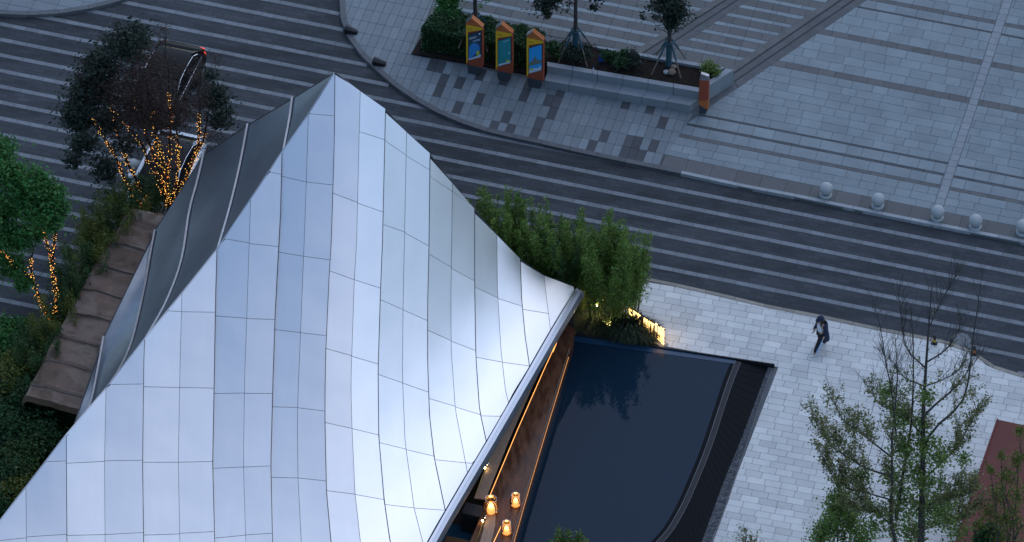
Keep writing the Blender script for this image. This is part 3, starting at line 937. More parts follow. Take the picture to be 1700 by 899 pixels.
# rear gable and walls under the roof
gab = [P(SEAMS[i][0][0], SEAMS[i][0][1], TOPH[i]) for i in range(11, 22)]
gabl = [ribs3[k][0] for k in (3, 2, 1, 0)]
line = [p + Vector((0, -.25, -.9)) for p in gabl[:-1] + gab]
wb = MB()
for a, b_ in zip(line, line[1:]):
    wb.prism([(a.x, a.y, .1), (b_.x, b_.y, .1), (b_.x, b_.y - .15, .1), (a.x, a.y - .15, .1)], [a, b_, b_ + Vector((0, -.15, 0)), a + Vector((0, -.15, 0))])
wb.build('gable_wall', 'wall_dark', hall)
lw = [ribs3[3][0], ribs3[4][0], ribs3[5][0], ribs3[6][0], ridge[1], ridge[0]]
wb = MB()
for a, b_ in zip(lw, lw[1:]):
    a = a + Vector((.5, -.1, -.35)); b_ = b_ + Vector((.5, -.1, -.35))
    wb.prism([(a.x, a.y, .1), (b_.x, b_.y, .1), (b_.x + .15, b_.y, .1), (a.x + .15, a.y, .1)], [a, b_, b_ + Vector((.15, 0, 0)), a + Vector((.15, 0, 0))])
wb.build('side_wall', 'wall_dark', hall)
trim = MB().tube([p + Vector((0, .03, -.06)) for p in gab], .04, 6).build('gable_trim', 'trim_dark', hall)
trim2 = MB().tube([p + Vector((0, .02, -.05)) for p in [r[0] for r in ribs3]], .035, 6).build('eave_trim', 'trim_dark', hall)
# eave gutter above the bar counter
ev = [roof_pt(c, 0, SEAMS[c][-1][1]) for c in range(12, 21)] + [P(953.5, 479, 2.5), P(957, 476, 2.5)]
ev = [P(590, 1085, 3.12)] + ev
m = MB(); m2 = MB(); m3 = MB()
for a, b_ in zip(ev, ev[1:]):
    d = b_ - a; d.z = 0; d.normalize(); n = Vector((d.y, -d.x, 0))
    for mm, (o0, o1, z0, z1) in ((m, (.03, .14, -.03, -.09)), (m2, (.145, .27, -.04, -.02)), (m3, (.272, .34, -.02, -.2))):
        mm.prism([a + n * o0 + Vector((0, 0, -.25)), b_ + n * o0 + Vector((0, 0, -.25)), b_ + n * o1 + Vector((0, 0, -.25)), a + n * o1 + Vector((0, 0, -.25))],
                 [a + n * o0 + Vector((0, 0, z0)), b_ + n * o0 + Vector((0, 0, z0)), b_ + n * o1 + Vector((0, 0, z1)), a + n * o1 + Vector((0, 0, z1))])
m.build('eave_channel', 'gutter_metal', hall); m2.build('eave_gutter', 'gutter_metal', hall); m3.build('eave_lip', 'grey_metal', hall)
# inner wall and floor of the open side
iw = [P(900, 640, .12), P(700, 985, .12), P(560, 1180, .12)]
wb = MB()
for a, b_ in zip(iw, iw[1:]):
    a = a + Vector((-1.0, 0, 0)); b_ = b_ + Vector((-1.6, 0, 0))
    wb.slab([a, b_, b_ + Vector((-.15, 0, 0)), a + Vector((-.15, 0, 0))], .1, 2.6)
wb.build('inner_wall', 'wall_dark', hall)
fl = MB().slab([P(930, 570, .14), P(850, 880, .14), P(800, 1100, .14), P(480, 1100, .14), P(700, 800, .14)], .1, .14).build('floor', 'wall_dark', hall)

# ================================================================== BROWN RIBBED CANOPY BESIDE THE HALL
from mathutils import noise as mnoise
CANL = [(35, 652), (62, 600), (90, 545), (122, 487), (152, 432), (182, 385), (196, 362)]
ZC = 2.15
can = thing('ribbed_canopy', P(150, 560, 0), 'wet brown cross-ribbed canopy with rounded corners beneath the dark roof slope', 'canopy')
left = smooth_path([P(*p, ZC) for p in CANL], 150)
top = [P(x, y, ZC) for x, y in ((205, 355.5), (220, 352), (240, 352), (275, 356))]
dirw = P(275, 358, ZC) - P(200, 352, ZC)
wid = P(180, 693, ZC) - P(35, 652, ZC)
grid = []
crng = random.Random(3)
N, W = 150, 40
for i, p in enumerate(left):
    t = i / (N - 1)
    row_ = []
    edge_drop = 0
    for k in range(W + 1):
        s = k / W
        q = p + wid * s * 1.0
        rib_ = math.exp(-((((t * 7.5) % 1) - .5) / .05) ** 2) * .07
        wr = .055 * (mnoise.ridged_multi_fractal(Vector((q.x * .9, q.y * .9, 3.3)), 1.0, 2.1, 4, 1.0, 2.0) - .8) + .03 * math.sin(q.x * 3.1 + q.y * 1.3)
        dome = .16 * (1 - (2 * s - 1) ** 4)
        ed = -.35 * max(0, 1 - s / .06) ** 2
        row_.append(Vector((q.x, q.y, ZC - .15 + dome + rib_ + wr + ed)))
    grid.append(row_)
# rounded far end
ext = (left[-1] - left[-2]).normalized()
for j in range(1, 9):
    a = j / 8 * math.pi / 2
    row_ = []
    for k in range(W + 1):
        base = grid[N - 1][k]
        s = k / W
        ins = (1 - math.cos(a)) * .16
        s2 = max(s, ins)
        b0 = left[-1] + wid * s2
        row_.append(Vector((b0.x, b0.y, base.z - .25 * (1 - math.cos(a)) * .6)) + ext * (math.sin(a) * .75))
    grid.append(row_)
m = MB(); W1 = W + 1
for r_ in grid: m.v += [tuple(p) for p in r_]
for i in range(len(grid) - 1):
    for k in range(W): m.f.append((i * W1 + k, (i + 1) * W1 + k, (i + 1) * W1 + k + 1, i * W1 + k + 1))
# skirt
loop = [i * W1 for i in range(len(grid))] + [(len(grid) - 1) * W1 + k for k in range(1, W1)] + [i * W1 + W for i in range(len(grid) - 2, -1, -1)] + list(range(W - 1, 0, -1))
o = len(m.v)
for q in loop: m.v.append((m.v[q][0], m.v[q][1], m.v[q][2] - .3))
for i in range(len(loop)): j = (i + 1) % len(loop); m.f.append((loop[i], o + i, o + j, loop[j]))
m.build('canopy_cover', 'canopy_brown', can, smooth=True, angle=50)
for i in range(8):
    t = (i + .5) / 7.5
    if t > .98: break
    p = grid[int(t * (N - 1))]
    MB().tube([q + Vector((0, 0, .012)) for q in p[2::2]], .03, 6).build('cover_rib', 'canopy_brown', can, smooth=True)
for i in (3, 50, 100, 146):
    for k in (1, W - 1):
        q = grid[i][k]; MB().tube([(q.x, q.y, .1), (q.x, q.y, q.z - .1)], .05, 8).build('post', 'black_metal', can)

# ================================================================== BAR COUNTER
ZB = 1.1
bar = thing('bar_counter', P(900, 720, .1), 'long wet dark-wood bar counter with glowing strip lights between eave and pool', 'counter')
EDGE = [(948, 539.5), (954, 543), (956.5, 549), (953, 560), (927, 645), (885, 785), (854, 893), (800, 1085)]
INN = [(930, 556), (813, 828), (700, 1085)]
edge = smooth_path([P(*p, ZB) for p in EDGE], 40)
inn = [P(936, 539.5, ZB), P(905, 606, ZB), P(860, 711, ZB), P(806, 838, ZB), P(780, 899, ZB), P(705, 1085, ZB)]
poly = inn[::-1] + edge
MB().slab(poly, ZB - .07, ZB).build('counter_top', 'timber_dark', bar)
fr = [p + (Vector((-.06, 0, 0))) for p in edge]
m = MB()
for a, b_ in zip(fr, fr[1:]):
    m.prism([(a.x, a.y, .05), (b_.x, b_.y, .05), (b_.x - .08, b_.y, .05), (a.x - .08, a.y, .05)], [(a.x, a.y, ZB - .072), (b_.x, b_.y, ZB - .072), (b_.x - .08, b_.y, ZB - .072), (a.x - .08, a.y, ZB - .072)])
m.build('counter_front', 'timber_dark', bar)
MB().tube([p + Vector((-.05, 0, .008)) for p in edge[3:]], .022, 6).build('counter_edge_strip', 'canopy_brown', bar)
MB().tube([p + Vector((.012, 0, -.06)) for p in edge[4:]], .007, 6).build('edge_light', 'led_dim', bar)
# strip lights set into the counter
def strip(pts, name, r=.011):
    MB().tube([P(*p, ZB + .004) for p in pts], r, 6).build(name, 'led', bar)
strip([(936.5, 541), (905, 609), (860, 711), (813, 823)], 'strip_light')
strip([(924, 569), (918, 584)], 'strip_light', .01)
strip([(832, 873), (819, 901), (760, 1030)], 'strip_light')
# pale inner planks
def plank(q, name='pale_plank', z=ZB + .03):
    MB().slab([P(x, y, z) for x, y in q], z - .05, z).build(name, 'timber_pale', bar)
plank([(897, 614), (884, 640), (845, 729), (806, 828), (787, 826), (816, 756), (852, 688)])
plank([(818, 838), (823, 852), (822, 872), (815, 899), (790, 960), (772, 960), (799, 893), (805, 868), (808, 856)])
# brass rail on the inner side with two little lit globes
rl = MB().tube([P(789, 822, ZB + .06), P(806, 776, ZB + .06), P(826, 735, ZB + .06)], .018, 8); rl.build('brass_rail', 'brass', bar, True)
rl = MB().tube([P(817, 836, ZB + .08), P(802, 866, ZB + .06), P(788, 905, ZB + .06)], .018, 8); rl.build('brass_rail', 'brass', bar, True)
for x, y in ((807, 773), (803, 861)):
    lp = MB().lathe([(.0, .1), (.03, .09), (.05, .05), (.05, 0), (.03, -.03), (0, -.035)][::-1], P(x + 3, y - 2, ZB + .12), 12).build('rail_lamp', 'chrome', bar, True)
    MB().lathe([(0, -.03), (.03, -.02), (.035, 0), (.03, .02), (0, .03)], P(x - 2, y + 3, ZB + .1), 10).build('lamp_bulb', 'spot_glow', lp, True)

# candle jars
def jar(x, y, r, label):
    c = P(x, y, ZB + .002)
    t = thing('candle_jar', c, label, 'candle', 'glass candle jars on the bar')
    prof = [(r * .62, 0), (r * .9, .25 * r), (r, .75 * r), (r * .98, 1.1 * r), (r * .8, 1.7 * r), (r * .66, 2.2 * r), (r * .7, 2.4 * r)]
    m = MB(); n = 20
    for rr, z in prof:
        for k in range(n): m.v.append((c.x + rr * math.cos(2 * math.pi * k / n), c.y + rr * math.sin(2 * math.pi * k / n), c.z + z))
    for i in range(len(prof) - 1):
        for k in range(n): m.f.append((i * n + k, i * n + (k + 1) % n, (i + 1) * n + (k + 1) % n, (i + 1) * n + k))
    m.f.append(tuple(range(n))[::-1])
    m.build('glass_bowl', 'jar_glass', t, True)
    rp = [c + Vector((r * .7 * math.cos(2 * math.pi * k / 20), r * .7 * math.sin(2 * math.pi * k / 20), 2.4 * r)) for k in range(21)]
    MB().tube(rp, .009, 6).build('rim', 'chrome', t, True)
    cd = MB().lathe([(r * .5, .01), (r * .5, r * .75), (r * .1, r * .8)], c, 14).build('candle', 'glowing_wax', t, True)
    MB().lathe([(0, r * .78), (r * .3, r * .95), (r * .36, r * 1.15), (r * .2, r * 1.5), (0, r * 1.8)], c, 10).build('flame', 'flame', cd, True)
    l = bpy.data.lights.new('candle_light', 'POINT'); l.energy = 1.6; l.color = (1, .55, .2); l.shadow_soft_size = .05
    lo = bpy.data.objects.new('candle_light', l); COL.objects.link(lo); lo.location = (0, 0, r * 1.4); lo.parent = t
jar(856, 838, .2, 'small lit glass candle jar standing nearest the water edge of the bar')
jar(841, 884, .2, 'small lit glass candle jar at the end of the second strip light')
jar(815, 850, .27, 'larger dim glass candle jar over the strip light end on the pale plank')

# furniture glimpsed inside
def solid(name, label, cat, boxes, base):
    t = thing(name, base, label, cat)
    for nm, c, sz, m in boxes: MB().box(Vector(base) + Vector(c), sz, Matrix.Rotation(-.3, 3, 'Z'), .03).build(nm, m, t)
    return t
solid('service_cabinet', 'black cabinet standing across the gap under the eave', 'cabinet', [('cabinet_body', (0, 0, .5), (.8, .45, .92), 'black_metal'), ('cabinet_top', (0, 0, .98), (.84, .5, .04), 'trim_dark')], P(790, 880, .14))
tb = P(757, 925, .14)
solid('low_table', 'brown wooden low table on a blue rug under the eave', 'table', [('table_top', (0, 0, .62), (.85, .6, .05), 'table_brown')] + [('leg', (x, y, .3), (.05, .05, .6), 'black_metal') for x in (-.35, .35) for y in (-.22, .22)], tb)
ch = P(800, 915, .14)
solid('lounge_chair', 'brown lounge chair with cushion beside the bar counter', 'chair', [('seat', (0, 0, .42), (.5, .5, .1), 'table_brown'), ('backrest', (-.02, -.26, .65), (.5, .07, .5), 'table_brown')] + [('leg', (x, y, .19), (.04, .04, .38), 'black_metal') for x in (-.2, .2) for y in (-.2, .2)], ch)
tag(MB().slab([P(745, 868, .16), P(830, 880, .16), P(800, 990, .16), P(690, 985, .16)], .142, .16, .02).build('rug', 'cushion_blue'), 'teal blue rug on the dark floor under the eave', 'rug')

# ================================================================== POOL
ZW = .24
pool = thing('reflecting_pool', P(1080, 720, 0), 'dark reflecting pool with black overflow edge beside the bar counter', 'pool')
LIP = [(1221, 599), (1205, 640), (1172, 740), (1150, 795), (1131, 838), (1110, 875), (1090, 899), (1060, 930), (1020, 960)]
lip = smooth_path([P(*p, ZW) for p in LIP], 40)
wpoly = [P(955, 559, ZW), P(1221, 599, ZW)] + lip[1:] + [P(900, 1100, ZW), P(780, 1100, ZW), P(850, 905, ZW), P(950, 560, ZW)]
m = MB(); m.add([(p.x, p.y, ZW) for p in wpoly][::-1], [tuple(range(len(wpoly)))])
m.build('water', 'pool_water', pool)
def band(l, w0, w1, z0a, z0b, name, mt, base=.02):
    m = MB()
    for i in range(len(l) - 1):
        def nr(j):
            d = l[min(j + 1, len(l) - 1)] - l[max(j - 1, 0)]; d.normalize(); return Vector((-d.y, d.x, 0)) * 1
        n0, n1 = nr(i), nr(i + 1)
        a0, a1, b0, b1 = l[i] + n0 * w0, l[i] + n0 * w1, l[i + 1] + n1 * w0, l[i + 1] + n1 * w1
        f = lambda p, z: (p.x, p.y, z)
        m.prism([f(a0, base), f(b0, base), f(b1, base), f(a1, base)], [f(a0, z0a), f(b0, z0a), f(b1, z0b), f(a1, z0b)])
    return m.build(name, mt, pool)
band(lip, -.14, .0, ZW + .006, ZW + .006, 'inner_ledge', 'pool_tile')
band(lip, .002, .028, ZW + .03, ZW + .03, 'lip_strip', 'kerb_dark')
band(lip, .03, .185, ZW + .012, ZW + .012, 'lip_top', 'pool_lip')
band(lip, .186, .202, ZW + .02, ZW + .02, 'lip_strip', 'kerb_dark')
# sloping black apron built of long tiles
OUT = [(1276, 609), (1236, 716), (1200, 805), (1164, 903), (1120, 1010), (1085, 1090)]
outl = smooth_path([P(*p, ZT) for p in OUT], 40)
def lip2(i):
    d = lip[min(i + 1, 39)] - lip[max(i - 1, 0)]; d.normalize(); return lip[i] + Vector((-d.y, d.x, 0)) * .205
for i in range(39):
    a, b_ = lip2(i), lip2(i + 1); c, d = outl[i + 1], outl[i]
    g0, g1 = .02, .98
    f = lambda p, q, t, z: (lerp(p.x, q.x, t), lerp(p.y, q.y, t), z)
    MB().prism([f(a, b_, g0, .02), f(a, b_, g1, .02), f(d, c, g1, .02), f(d, c, g0, .02)][::-1], [f(a, b_, g0, ZW + .005), f(a, b_, g1, ZW + .005), f(d, c, g1, ZT - .02), f(d, c, g0, ZT - .02)][::-1]).build('apron_tile', 'pool_tile', pool)
# far rim
rim = [P(950, 555, ZW), P(1221, 598, ZW), P(1221, 604, ZW), P(950, 566, ZW)]
MB().slab([P(950, 554.5, ZW), P(1286, 605.5, ZW), P(1286, 607, ZW), P(950, 556.5, ZW)], .02, ZW + .06).build('rim_wall', 'pool_lip', pool)
MB().slab(rim, .05, ZW + .01).build('rim_ledge', 'pool_rim', pool)
# pebble strip
GR = [(1283, 609.5), (1270, 642), (1228, 768), (1180, 903), (1105, 1085)]
gl = smooth_path([P(*p, ZT) for p in GR], 40)
pb = MB(); prng = random.Random(5)
for i in range(39):
    for k in range(46):
        a = outl[i].lerp(outl[i + 1], prng.random()); b_ = gl[i].lerp(gl[i + 1], prng.random())
        c = a.lerp(b_, prng.random()); r = prng.uniform(.018, .035)
        vs = []
        for (x, y, z) in ((1, 0, 0), (0, 1, 0), (-1, 0, 0), (0, -1, 0), (0, 0, 1), (0, 0, -1)):
            vs.append((c.x + x * r * prng.uniform(.7, 1.3), c.y + y * r * prng.uniform(.7, 1.3), ZT + .006 + z * r * .6))
        pb.add(vs, [(0, 1, 4), (1, 2, 4), (2, 3, 4), (3, 0, 4), (1, 0, 5), (2, 1, 5), (3, 2, 5), (0, 3, 5)])
tag(pb.build('pebbles', 'pebble', pool), kind='stuff')
kb = MB()
for i in range(39):
    a, b_ = gl[i], gl[i + 1]
    kb.slab([a, b_, b_ + Vector((.05, .01, 0)), a + Vector((.05, .01, 0))], .02, ZT + .02)
kb.build('edge_strip', 'kerb_dark', pool)
# ================================================================== PLANTS
def leaves(name, pts, mt, parent, size, aspect=2.0, seed=1, flat=0.4, droop=None, fold=False):
    """one small diamond per point; pts (N,3) array in world coordinates"""
    r = np.random.default_rng(seed)
    pts = np.asarray(pts, dtype=np.float64); n = len(pts)
    if n == 0: return None
    off = world_loc(parent); pts = pts - np.array(off)
    d = r.normal(size=(n, 3)); d[:, 2] *= flat
    if droop is not None: d[:, 2] -= droop
    d /= np.linalg.norm(d, axis=1)[:, None]
    w = np.cross(d, r.normal(size=(n, 3))); w /= np.linalg.norm(w, axis=1)[:, None]
    L = size * r.uniform(.6, 1.35, n)[:, None]; B = L / aspect
    v = np.empty((n, 4, 3))
    v[:, 0] = pts - d * L * .5; v[:, 1] = pts + w * B * .5 - d * L * .08; v[:, 2] = pts + d * L * .5; v[:, 3] = pts - w * B * .5 - d * L * .08
    me = bpy.data.meshes.new(name)
    me.vertices.add(n * 4); me.vertices.foreach_set('co', v.reshape(-1).astype(np.float32))
    me.loops.add(n * 4); me.loops.foreach_set('vertex_index', np.arange(n * 4, dtype=np.int32))
    me.polygons.add(n); me.polygons.foreach_set('loop_start', np.arange(0, n * 4, 4, dtype=np.int32))
    me.materials.append(M[mt]); me.update(calc_edges=True); me.validate()
    o = bpy.data.objects.new(name, me); COL.objects.link(o); o.parent = parent
    return o
def wobble(a, b_, n, amt, r):
    a, b_ = Vector(a), Vector(b_); out = []; L = (b_ - a).length
    for i in range(n):
        t = i / (n - 1); k = amt * L * math.sin(math.pi * t) if 0 < i < n - 1 else 0
        out.append(a.lerp(b_, t) + Vector((r.uniform(-1, 1), r.uniform(-1, 1), r.uniform(-.6, .6))) * k)
    return out
def twigs(path, r, mb, n, length, rad, up=.5, spread=1.0, lo=.25, sub=3):
    """side twigs on a limb; returns twig paths"""
    out = []
    for k in range(n):
        t = lo + (1 - lo) * (k + r.random()) / n
        i = min(int(t * (len(path) - 1)), len(path) - 2)
        p = path[i].lerp(path[i + 1], t * (len(path) - 1) - i)
        ax = (path[i + 1] - path[i]).normalized()
        th = r.uniform(0, 2 * math.pi)
        side = ax.orthogonal().normalized(); side = side * math.cos(th) + ax.cross(side) * math.sin(th)
        d = (side * spread + ax * .6 + Vector((0, 0, up))).normalized()
        L = length * r.uniform(.5, 1.2) * (1.1 - .5 * t)
        q = wobble(p, p + d * L, 5, .08, r)
        mb.tube(q, [rad * (1 - .8 * j / 4) for j in range(5)], 4, False)
        out.append(q)
        for _ in range(sub):
            tt = r.uniform(.3, .95); j = min(int(tt * 4), 3); s = q[j].lerp(q[j + 1], tt * 4 - j)
            dd = (d + Vector((r.uniform(-1, 1), r.uniform(-1, 1), r.uniform(-.3, .8))) * .9).normalized()
            z = wobble(s, s + dd * L * r.uniform(.25, .5), 3, .08, r)
            mb.tube(z, [rad * .45, rad * .3, rad * .15], 3, False)
            out.append(z)
    return out
def along(paths, per_m, jit, r, lo=0.0):
    pts = []
    for p in paths:
        L = sum((b_ - a).length for a, b_ in zip(p, p[1:]))
        k = max(1, int(L * per_m * r.uniform(.7, 1.3)))
        for _ in range(k):
            t = lo + (1 - lo) * r.random(); f = t * (len(p) - 1); i = min(int(f), len(p) - 2)
            q = p[i].lerp(p[i + 1], f - i)
            pts.append((q.x + r.gauss(0, jit), q.y + r.gauss(0, jit), q.z + r.gauss(0, jit)))
    return pts
def blob(c, rad, n, r, shell=.35):
    """points in a lumpy ball, denser outside"""
    pts = []
    for _ in range(n):
        v = Vector((r.gauss(0, 1), r.gauss(0, 1), r.gauss(0, 1)))
        v = v.normalized() * (r.random() ** shell) if r.random() < .45 else v * .55
        pts.append((c[0] + v.x * rad[0], c[1] + v.y * rad[1], c[2] + v.z * rad[2]))
    return pts

def bamboo(base, h, w, mt, label, cat, group, seed, name='bamboo_clump', nculm=26, dens=1.0, size=.13):
    r = random.Random(seed)
    t = thing(name, base, label, cat, group)
    mb = MB(); tips = []
    for k in range(nculm):
        a = r.uniform(0, 6.28); d0 = w * .45 * math.sqrt(r.random())
        b0 = Vector(base) + Vector((math.cos(a) * d0, math.sin(a) * d0, 0))
        hh = h * r.uniform(.62, 1.0); lean = w * r.uniform(.15, .5)
        top = b0 + Vector((math.cos(a) * lean, math.sin(a) * lean, hh))
        mid = b0.lerp(top, .6) + Vector((-math.cos(a), -math.sin(a), 0)) * lean * .12
        path = smooth_path([b0, mid, top], 7)
        mb.tube(path, [.018 * (1 - .12 * j) for j in range(7)], 4, False)
        tips.append(path)
    mb.build('culms', 'bamboo_culm', t)
    pts = []
    for p in tips:
        for _ in range(int(300 * dens * h / 4)):
            f = (r.random() ** .75); f = .22 + .78 * f
            x = f * 6; i = min(int(x), 5); q = p[i].lerp(p[i + 1], x - i)
            s = w * .15 * (1.3 - 1.0 * f)
            pts.append((q.x + r.gauss(0, s), q.y + r.gauss(0, s), q.z + r.gauss(0, s * .8)))
    leaves('leaves', pts, mt, t, size, 4.2, seed, .6, .35)
    return t

ORD = ['first', 'second', 'third', 'fourth', 'fifth', 'sixth', 'seventh', 'eighth', 'ninth', 'tenth']
BB = 'feathery green bamboo clump in the bed behind the silver roof edge'
for k, (x, y, h, w, mt) in enumerate([(806, 478, 4.3, 1.0, 'leaf_bamboo'), (838, 486, 4.6, 1.1, 'leaf_bamboo'), (876, 494, 4.5, 1.1, 'leaf_bamboo'), (908, 505, 4.6, 1.2, 'leaf_bamboo'),
                                      (940, 512, 4.0, 1.0, 'leaf_bamboo_dark'), (962, 500, 3.1, .9, 'leaf_bamboo'), (985, 516, 4.6, 1.0, 'leaf_bamboo')]):
    bamboo(P(x, y, ZT), h, w, mt, ORD[k] + ' feathery bamboo clump along the silver roof edge counting from the peak', 'bamboo', 'bamboo clumps behind the silver roof', 20 + k)
bamboo(P(1008, 536, ZT), 4.6, 1.35, 'leaf_bamboo', 'dense bamboo clump lit from below by two garden spotlights', 'bamboo', None, 40, nculm=40)
bamboo(P(1041, 521, ZT), 3.9, .95, 'leaf_bamboo', 'bamboo clump overhanging the pale promenade beside the glowing sign', 'bamboo', None, 41, nculm=30)

HB = 'olive green bamboo clump hedging the brown ribbed canopy'
for k, (x, y, h, w, mt) in enumerate([(248, 372, 2.3, 1.0, 'leaf_bamboo_dark'), (222, 392, 2.6, 1.1, 'leaf_olive'), (196, 418, 2.8, 1.2, 'leaf_bamboo_dark'), (176, 452, 3.0, 1.3, 'leaf_olive'),
                                      (152, 480, 2.9, 1.2, 'leaf_olive'), (136, 520, 3.0, 1.2, 'leaf_bamboo_dark'), (112, 552, 2.6, 1.1, 'leaf_bamboo_dark'), (92, 596, 2.6, 1.2, 'leaf_olive'),
                                      (66, 640, 2.7, 1.2, 'leaf_bamboo_dark')]):
    bamboo(P(x, y, ZT), h, w, mt, ORD[k] + ' bamboo clump hedging the brown canopy counting from the fairy lit dark tree', 'bamboo', 'bamboo hedge beside the brown canopy', 60 + k, size=.12)
def shrub(base, rad, mt, label, group, seed, n=2600, size=.12, cat='shrub', name='shrub', stems=7):
    r = random.Random(seed)
    t = thing(name, base, label, cat, group)
    mb = MB(); b0 = Vector(base); pts = []
    lobes = []
    for k in range(stems):
        a = r.uniform(0, 6.28); e = r.uniform(.25, .75)
        c = b0 + Vector((math.cos(a) * rad[0] * e, math.sin(a) * rad[1] * e, rad[2] * r.uniform(.7, 1.45)))
        mb.tube(wobble(b0, c, 5, .06, r), [.03, .025, .02, .014, .008], 4, False)
        s = r.uniform(.35, .6)
        pts += blob(c, (rad[0] * s, rad[1] * s, rad[2] * s), n // stems, r)
    mb.build('stems', 'bark_dark', t)
    pts = [p for p in pts if p[2] > b0.z + .02]
    leaves('leaves', pts, mt, t, size, 1.9, seed)
    return t
GS = 'rounded green shrub in the garden bed below the brown canopy'
for k, (x, y, rr, mt) in enumerate([(28, 655, 1.0, 'leaf_olive'), (62, 705, .95, 'leaf_hedge'), (98, 720, .8, 'leaf_hedge'), (22, 735, 1.0, 'leaf_hedge'), (80, 765, .9, 'leaf_hedge'), (50, 800, .95, 'leaf_bamboo_dark'),
                                    (12, 800, .95, 'leaf_hedge'), (30, 860, .9, 'leaf_olive'), (-10, 880, .9, 'leaf_hedge'), (112, 775, .7, 'leaf_bamboo_dark'), (8, 600, .8, 'leaf_bright'), (70, 830, .8, 'leaf_olive'), (-8, 690, .8, 'leaf_hedge'), (45, 600, .8, 'leaf_hedge'), (20, 560, .6, 'leaf_bright')]):
    shrub(P(x, y, ZT), (rr, rr, rr * .9), mt, {'leaf_olive': 'yellowish olive shrub', 'leaf_hedge': 'dark green rounded shrub', 'leaf_bamboo_dark': 'mid green loose shrub', 'leaf_bright': 'bright green shrub'}[mt] + ' in the garden bed below the brown canopy', 'garden shrubs below the canopy', 90 + k, 3400)

# ---- dark tree wound with fairy lights, left of the peak
LS = [[(157, 197), (179, 238), (193, 262), (211, 304), (233, 336), (245, 352), (258, 374)],
      [(184, 160), (186, 189), (199, 233), (216, 279), (230, 304), (253, 353), (262, 374)],
      [(204, 199), (226, 228), (241, 246), (243, 262), (257, 284), (272, 321), (280, 346), (284, 372)],
      [(224, 147), (222, 177), (233, 199), (245, 228), (262, 277), (275, 320), (285, 372)],
      [(281, 150), (282, 174), (287, 201), (281, 221), (282, 257), (277, 297), (282, 343), (286, 374)],
      [(251, 186), (254, 211), (260, 238), (265, 267), (273, 297), (283, 340), (287, 374)],
      [(331, 186), (330, 216), (328, 248), (316, 275), (306, 301), (296, 320), (287, 338), (288, 374)],
      [(343, 204), (337, 235), (324, 257), (310, 295), (293, 335), (289, 374)],
      [(294, 223), (297, 257), (293, 301), (287, 331), (288, 374)],
      [(262, 230), (270, 262), (276, 300), (284, 345), (286, 374)]]
base = P(280, 374, ZT)
tr = random.Random(17)
dark = thing('lit_tree', base, 'dark leafless-looking tree with upright stems wrapped in warm fairy lights', 'tree')
mb = MB(); limbs = []; lightpaths = []
for k, pl_ in enumerate(LS):
    dy = [(0, .5, -.6, .9, .2, -.3, -.5, .4, -.8, .7)][0][k]
    n = len(pl_); pts = []
    for j, (x, y) in enumerate(pl_):
        pts.append(Q(x, y, base.y + dy * (n - 1 - j) / (n - 1)))
    pts = smooth_path(pts[::-1], 12)
    lightpaths.append(pts)
    top = pts[-1]; d = (pts[-1] - pts[-4]).normalized()
    extn = wobble(top, top + (d * .7 + Vector((0, 0, .5))) * tr.uniform(1.4, 2.4), 6, .05, tr)
    full = pts + extn[1:]
    mb.tube(full, [lerp(.07, .012, j / (len(full) - 1)) for j in range(len(full))], 6, False)
    limbs.append(full)
tw = []
for l in limbs: tw += twigs(l, tr, mb, 16, 1.3, .012, .5, .9, .45, 4)
mb.build('trunk', 'bark_dark', dark)
c0 = lambda x, y, d=0: Q(x, y, base.y + d)
pts = along(tw, 22, .12, tr)
for x, y, rr, n in ((214, 140, 1.15, 3800), (264, 185, .85, 2000), (225, 175, 1.0, 2600), (235, 92, .65, 1500), (300, 185, .5, 500), (325, 178, .5, 450)):
    pts += blob(c0(x, y, tr.uniform(-.5, .5)), (rr, rr, rr), n, tr, .5)
leaves('crown', pts, 'leaf_umber', dark, .085, 2.4, 5)
pts = []
for x, y, rr, n in ((150, 150, .75, 2600), (130, 190, .6, 1800), (165, 110, .6, 1700), (200, 75, .6, 1100), (180, 200, .5, 900), (140, 235, .55, 900), (225, 60, .55, 800), (175, 280, .5, 700), (358, 160, .5, 800), (368, 195, .45, 500), (350, 125, .25, 160), (120, 265, .35, 300), (210, 240, .5, 300)):
    pts += blob(c0(x, y, tr.uniform(-.8, .8)), (rr, rr, rr), n, tr, .5)
leaves('outer_foliage', pts, 'leaf_dark', dark, .15, 2.0, 6)
def light_string(path, label, group, seed, per_m=17, lo=0.0, jit=.05):
    r = random.Random(seed)
    t = thing('light_string', path[0], label, 'string light', group)
    MB().tube([p + Vector((.03 * math.sin(i * 2), -.05, .03 * math.cos(i * 2))) for i, p in enumerate(path)], .006, 3, False).build('wire', 'black_metal', t)
    a, b_ = MB(), MB()
    L = sum((q - p).length for p, q in zip(path, path[1:]))
    for _ in range(int(L * per_m)):
        f = lo + (1 - lo) * r.random(); x = f * (len(path) - 1); i = min(int(x), len(path) - 2)
        p = path[i].lerp(path[i + 1], x - i) + Vector((r.gauss(0, jit), -.06 + r.gauss(0, jit), r.gauss(0, jit)))
        m_ = a if r.random() < .75 else b_
        s = r.uniform(.007, .016)
        m_.add([p + Vector(v) * s for v in ((1, 0, 0), (0, 1, 0), (-1, 0, 0), (0, -1, 0), (0, 0, 1), (0, 0, -1))], [(0, 1, 4), (1, 2, 4), (2, 3, 4), (3, 0, 4), (1, 0, 5), (2, 1, 5), (3, 2, 5), (0, 3, 5)])
    if a.v: tag(a.build('amber_bulbs', 'bulb', t), kind='stuff')
    if b_.v: tag(b_.build('orange_bulbs', 'bulb_red', t), kind='stuff')
for k, pth in enumerate(lightpaths):
    light_string(pth, 'warm fairy light string wound round an upright stem of the dark tree', 'fairy lights on the dark tree', 200 + k, 14 if k in (2, 3) else 24, .0)

